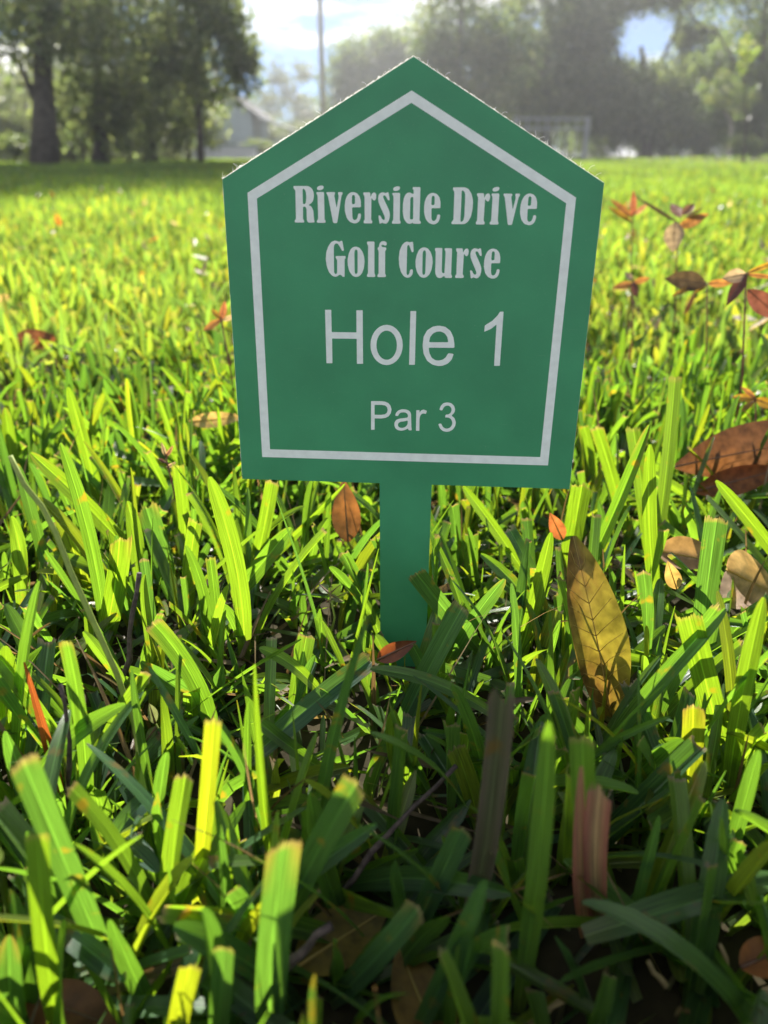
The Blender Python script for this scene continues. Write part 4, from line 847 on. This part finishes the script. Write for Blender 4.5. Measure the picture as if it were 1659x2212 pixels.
seedling('dark leaved seedling with a yellow edged leaf on a red stem', (1520, 860), (1528, 615), .66,
         [(1525, 612, 1436, 602, 42, DK, 0, .2), (1528, 612, 1585, 610, 18, OR, 0, .3), (1500, 618, 1450, 640, 12, YB, -.01, .3), (1528, 612, 1500, 635, 10, YB, 0, .3)])
seedling('tall purple seedling with drooping leaves at the right edge', (1588, 960), (1612, 590), .56,
         [(1612, 592, 1560, 602, 30, WB, 0, .2), (1612, 592, 1570, 660, 26, PU, -.01, .3), (1615, 625, 1690, 690, 44, PU, 0, .2), (1612, 590, 1690, 560, 12, YB, 0, .3), (1612, 592, 1680, 600, 10, OR, .01, .3)])
seedling('yellow brown seedling below the tall purple one', (1625, 1010), (1632, 860), .52,
         [(1632, 862, 1580, 858, 20, YB, 0, .3), (1632, 862, 1680, 880, 24, YB, -.01, .2), (1632, 860, 1600, 835, 12, OR, 0, .3), (1630, 865, 1600, 890, 14, YB, -.01, .3)])
seedling('orange seedling on a red stem against the left edge of the sign', (496, 830), (478, 690), .62,
         [(478, 690, 486, 650, 16, (.30, .12, .08), 0, .4), (478, 690, 438, 715, 16, OR, 0, .3), (478, 690, 456, 668, 14, YB, 0, .4), (479, 692, 510, 680, 12, WB, .0, .5)])
G1 = (.07, .13, .025)
seedling('small weed with paired oval green leaves left of the stake', (700, 1340), (712, 1280), .33,
         [(712, 1282, 736, 1262, 34, G1, 0, .3), (712, 1282, 690, 1262, 28, G1, .006, .4), (712, 1284, 742, 1300, 24, (.3, .33, .25), -.004, .9), (705, 1300, 752, 1278, 16, G1, 0, .4)], .0007, 'stem')
seedling('tiny silvery weed in the shade beside the upright twig', (352, 1660), (335, 1560), .235,
         [(335, 1562, 322, 1520, 30, (.20, .25, .17), 0, .4), (338, 1570, 316, 1600, 26, (.14, .18, .08), -.003, .4), (338, 1575, 360, 1610, 24, (.18, .15, .05), -.004, .3)], .0007, 'stem')
seedling('small red stemmed weed with a tuft of pale leaflets left of the sign', (372, 1120), (358, 985), .42,
         [(358, 987, 348, 955, 10, WB, 0, .3), (358, 987, 374, 962, 10, PK, 0, .4), (359, 1000, 340, 990, 9, PU, 0, .4), (360, 1010, 380, 998, 9, WB, 0, .4)], .0009)

# -------- all other grass
SI = SRn.T
def clear_of_sign(C):
    """False for blades that would pass through the sign, stand on the camera or hide the board"""
    P = (C - SO) @ SRn / mm                       # sign coordinates, millimetres
    z = P[..., 2]
    cross = (np.abs(P[..., 0]) < 78) & (P[..., 1] > -3) & (np.abs(z) < 7)
    bad = cross.any(1)
    crossing = ((z[:, 1:] > 0) != (z[:, :-1] > 0)) & ((P[:, 1:, 1] > -3) | (np.abs(P[:, 1:, 0]) < 14)) & (np.abs(P[:, 1:, 0]) < 78)
    bad |= crossing.any(1)
    cc = (CAM - SO) @ SRn / mm
    t = cc[2] / np.where(np.abs(cc[2] - z) < 1e-6, 1e-6, cc[2] - z)
    hx = cc[0] + (P[..., 0] - cc[0]) * t; hy = cc[1] + (P[..., 1] - cc[1]) * t
    front = (z > 0) & (z < cc[2] - 20)
    hides = front & (((np.abs(hx) < 80) & (hy > -3) & (hy < 175)) | ((hx > -14) & (hx < 17) & (hy > -72) & (hy < 0)))
    bad |= hides.any(1)
    bad |= (np.linalg.norm(C - CAM, axis=-1) < 0.085).any(1)
    return ~bad
def hides_hero(C):
    x, y, d = project(C)
    i = np.clip((y / 2212 * 120).astype(int), 0, 119); j = np.clip((x / 1659 * 90).astype(int), 0, 89)
    inside = (x > 0) & (x < 1659) & (y > 0) & (y < 2212) & (d > 0)
    return ((MASK[i, j] > d + 0.004) & np.isfinite(MASK[i, j]) & inside).any(1)
def zone(r0, r1, dens, half, S, A, ln, w, shoots=4, flat=.16, mown=.38):
    n_s = int(dens * half * (r1 * r1 - r0 * r0) / shoots)
    r = np.sqrt(rng.uniform(r0 * r0, r1 * r1, n_s)); a = math.pi / 2 + rng.uniform(-half, half, n_s)
    px, py = r * np.cos(a), r * np.sin(a)
    fan = rng.uniform(0, 2 * np.pi, n_s)
    patch = .5 + .5 * np.sin(px * 9.1 + 3 * np.sin(py * 4.3 + 1)) * np.cos(py * 6.7 + 2 * np.sin(px * 3.1)) if r1 < 4 else .5 + .5 * np.sin(px * 1.7 + 2 * np.sin(py * .9)) * np.cos(py * 1.1 + px * .3)
    keep = rng.random(n_s) < .62 + .38 * patch; px, py, fan, patch = px[keep], py[keep], fan[keep], patch[keep]
    pos = np.repeat(np.c_[px, py], shoots, 0); n = len(pos); patch = np.repeat(patch, shoots)
    sp = w * 0.9
    az = np.repeat(fan, shoots) + rng.normal(0, .35, n) + np.pi * rng.integers(0, 2, n)
    pos = pos + np.c_[np.cos(az), np.sin(az)] * rng.uniform(0, sp, (n, 1))
    tilt = np.abs(rng.normal(.16, .2, n)); bend = rng.normal(.35, .4, n)
    kind = rng.choice([0, 1, 2], n, p=[.46, mown, .54 - mown])
    L_ = ln * rng.uniform(.5, 1.25, n) * (.82 + .3 * patch); L_[kind == 1] *= .86
    lay = rng.random(n) < flat
    tilt[lay] = rng.uniform(.7, 1.25, lay.sum()); bend[lay] = rng.uniform(0, .5, lay.sum())
    C = centre_lines(pos, az, tilt, bend, L_, S)
    Wd = width_dirs(C, az, rng.normal(0, .5, n), rng.normal(0, 1.0, n), S)
    W_ = w * rng.uniform(.45, 1.3, n); W_[kind == 2] *= .5
    col = grass_colour(n) * (.8 + .4 * patch[:, None]); dead = col[:, 0] > col[:, 1]; W_[dead] *= .5; kind[dead] = 2
    return C, Wd, W_, kind, col, rng.uniform(.1, 1.1, n)
def pick(z, k): return tuple(a[k] for a in z)
near = zone(0.0, 0.85, 12500, 2.0, S_NEAR, 5, .078, .0063, flat=.36)
sid = np.arange(len(near[0])) // 4
ok = clear_of_sign(near[0]) & ~(hides_hero(near[0]) & (rng.random(len(near[0])) < .85))
# keep the sign's own column open: blades just before the board stay low
tip = near[0][:, -1]; ok &= ~((tip[:, 1] > .08) & (tip[:, 1] < .33) & (np.abs(tip[:, 0] - .01) < .1) & (tip[:, 2] > .075))
near = pick(near, ok)
x, y, d = project(near[0][:, 5]); inside = (x > 0) & (x < 1659) & (y > 300) & (y < 2212) & (d > .05)
ext = np.linalg.norm(near[0][:, -1] - near[0][:, 0], axis=1)
area = np.where(inside, near[2] * ext / np.maximum(d, .05) ** 2, 0)
sid = sid[ok]; tot = np.bincount(sid, area)
big = []
for sh in np.argsort(-tot)[:110]:
    idx = np.nonzero(sid == sh)[0]; big += list(idx)
    root = near[0][idx, 0].mean(0); t = empty('grass_shoot', tuple(root))
    for i in idx:
        C, Wd, W_, kind, col, fold = pick(near, slice(i, i + 1))
        V, c, uv, q = blade_arrays(C, Wd, W_, kind, col, fold, 13, S_NEAR, torn(13))
        mesh_np('blade', V.reshape(-1, 3) - root, q, M['grass'], t, c, uv, True)
    m = idx[np.argmax(area[idx])]; col = near[4][m]; tone = 'y' if col[0] > .064 else 'd' if col[1] < .086 else 'g'
    SHOOTS.append((t, 'rcp'[near[3][m]], 'x' if col[0] > col[1] else tone, root)); t['category'] = 'grass'
LANDMARKS = [('the green stake', on_z(870, 1400, .02)), ('the tall upright yellow leaf', on_z(1300, 1540, .02)), ('the knobbly dark twig', on_z(255, 1500, .02)), ('the thin purple grey twig', on_z(850, 1790, .02)),
             ('the pale tan curled leaf', on_z(1600, 1250, .03)), ('the large arched brown leaf', on_z(1560, 1000, .04)), ('the faded red dead blades', on_z(1285, 1980, .01)), ('the frayed grey purple blade', on_z(1010, 1990, .01)),
             ('the bright yellow glowing blade', on_z(432, 1890, .02)), ('the orange red dead blade', on_z(110, 1640, .02)), ('the small oval leaved weed', on_z(705, 1340, .02)), ('the red stemmed tufted weed', on_z(370, 1110, .02)),
             ('the pale leaf touching the sign', on_z(470, 910, .05)), ('the orange brown leaf behind the sign', on_z(750, 1165, .02)), ('the silvery weed', on_z(345, 1640, .02)), ('the olive leaf on the soil', on_z(740, 2030, .01)),
             ('the rust brown leaf on the soil', on_z(150, 2190, .01)), ('the broad flat blade in shadow', on_z(1500, 1960, .03)), ('the yellow brown seedling', on_z(1625, 1010, .02)), ('the curled brown dead stem', on_z(640, 2070, .03)), ('the small orange upright leaf', on_z(255, 890, .03))]
TONE = {'g': 'mid green', 'y': 'yellow green', 'd': 'dark green', 'x': 'straw brown'}; TIP = {'c': 'square tip', 'r': 'rounded tip', 'p': 'pointed tip'}
for o, tip_, tone, p in SHOOTS:
    lm = min(LANDMARKS, key=lambda q: np.hypot(q[1][0] - p[0], q[1][1] - p[1]))[0]
    o['label'] = '%s grass shoot with a %s by %s' % (TONE[tone], TIP[tip_], lm)
    o['group'] = 'grass shoots next to ' + lm
rest = np.ones(len(near[0]), bool); rest[big] = False
nr = pick(near, rest)
und = zone(0.0, .7, 9000, 1.9, S_MID, 3, .042, .0056, flat=.55, mown=0.0)          # short growth close to the soil
und = pick(und, clear_of_sign(und[0]))
parts = [blade_arrays(*und, 3, S_MID), ]
ar = area[rest]; fine = ar > np.quantile(ar[ar > 0], .55)                  # the larger ones get a finer mesh
for m_, A_ in ((fine, 5), (~fine, 3)): parts.append(blade_arrays(*pick(nr, m_), A_, S_NEAR, rng.uniform(-.18, .15, (m_.sum(), A_))))

o = stuff_mesh('lawn_grass', parts, M['grass']); tag(o, 'dense green turf of mown broad bladed grass around the sign', 'grass', kind='stuff')
far = []
for r0, r1, dens, half, S, A, ln, w in ((.85, 3.0, 7200, math.radians(43), S_MID, 3, .074, .0068), (3.0, 8.0, 2200, math.radians(42), S_FAR, 2, .074, .0100),
                                       (8.0, 25.0, 420, math.radians(42), S_VFAR, 2, .075, .02), (25.0, 62.0, 55, math.radians(42), S_VFAR, 2, .09, .045)):
    z = zone(r0, r1, dens, half, S, A, ln, w)
    C, Wd, W_, kind, col, fold = z
    if A == 2: fold = fold * 0
    far.append(blade_arrays(C, Wd, W_, kind, col, fold, A, S))
o = stuff_mesh('lawn_grass', far, M['far_grass']); tag(o, 'sunlit green lawn stretching from the sign to the trees', 'grass', kind='stuff')
# dead thatch lying on the soil
n = 10000
r = np.sqrt(rng.uniform(0, 1.0, n)) * 1.5; a = rng.uniform(0, 2 * np.pi, n); pos = np.c_[r * np.cos(a), r * np.sin(a)]
az = rng.uniform(0, 2 * np.pi, n)
C = centre_lines(pos, az, rng.uniform(1.15, 1.55, n), rng.normal(0, .12, n), rng.uniform(.02, .06, n), S_MID); C[..., 2] += rng.uniform(.003, .016, (n, 1))
k = clear_of_sign(C)
col = np.array([0.20, 0.15, 0.085]) * rng.uniform(.35, 1.2, (n, 1)); gr = rng.random(n) < .45; col[gr] = np.array([0.045, 0.08, 0.02]) * rng.uniform(.7, 1.2, (gr.sum(), 1))
th = (C, width_dirs(C, az, rng.normal(0, .5, n), rng.normal(0, .8, n), S_MID), rng.uniform(.002, .006, n), rng.choice([0, 2], n), col, rng.uniform(0, .6, n))
n = 1500
r = np.sqrt(rng.uniform(0, 1.0, n)) * 1.2; a = rng.uniform(0, 2 * np.pi, n); az = rng.uniform(0, 2 * np.pi, n)
C = centre_lines(np.c_[r * np.cos(a), r * np.sin(a)], az, rng.uniform(.3, 1.3, n), rng.normal(.2, .5, n), rng.uniform(.03, .08, n), S_MID); C[..., 2] += rng.uniform(.0, .02, (n, 1))
k2 = clear_of_sign(C)
st = (C, width_dirs(C, az, rng.normal(0, .5, n), rng.normal(0, .8, n), S_MID), rng.uniform(.0007, .0022, n), np.full(n, 2), np.array([0.36, 0.27, 0.15]) * rng.uniform(.4, 1.1, (n, 1)), rng.uniform(0, .6, n))
o = stuff_mesh('thatch', [blade_arrays(*pick(th, k), 3, S_MID), blade_arrays(*pick(st, k2), 3, S_MID)], M['grass']); tag(o, 'brown thatch of dead grass lying under the green blades', 'thatch', kind='stuff')
# dry leaves scattered over the lawn; the pale ones are added as glints
for k in range(210):
    if k < 160: r_ = rng.uniform(.9, 5.0) ; a_ = rng.uniform(-.52, .52)
    else: r_ = rng.uniform(.95, 2.2); a_ = rng.uniform(.12, .52) * (1 if rng.random() < .7 else -1)
    x_, y_ = r_ * math.sin(a_), r_ * math.cos(a_)
    z_ = float(hgt(x_, y_)) + rng.uniform(.035, .062); an = rng.uniform(0, 6.28); Ln = rng.uniform(.016, .038)
    e = np.array([math.cos(an) * Ln, math.sin(an) * Ln, rng.uniform(-.01, .035)])
    i = rng.integers(0, 4); c = [(.36, .14, .04), (.44, .38, .31), (.22, .09, .05), (.42, .32, .19)][i]
    lab = [('orange dry leaf caught in the tops of the lawn grass', 'orange dry leaves on the lawn'), ('pale grey dry leaf shining in the lawn grass', 'pale grey dry leaves on the lawn'), ('brown dry leaf lying in the lawn grass', 'brown dry leaves on the lawn'), ('straw coloured dry leaf lying in the lawn grass', 'straw coloured dry leaves on the lawn')][i]
    b_ = np.array([x_, y_, z_])
    leaf('fallen_leaf', lab[0], b_, b_ + e, Ln * rng.uniform(.35, .55), c, veins=False, cup=rng.uniform(-.4, .6), up=(rng.uniform(-.4, .4), rng.uniform(-.4, .4), -1), group=lab[1], nu=5, nv=7, wav=.05)

# ------------------------------------------------------------------ air added as a veil over the far trees
if VEIL_HAZE > 0:
    hz = MB().box((0, 48, 12.0), (200, 110, 26)).build('veil_haze', M['soil'])
    m, nt = new_mat('veil_haze'); o_ = nd(nt, 'ShaderNodeOutputMaterial'); v_ = nd(nt, 'ShaderNodeVolumePrincipled')
    v_.inputs['Density'].default_value = VEIL_HAZE; v_.inputs['Color'].default_value = (.93, .96, 1, 1); v_.inputs['Anisotropy'].default_value = .55
    nt.links.new(v_.outputs[0], o_.inputs['Volume'])
    hz.data.materials.clear(); hz.data.materials.append(m); tag(hz, kind='stuff')
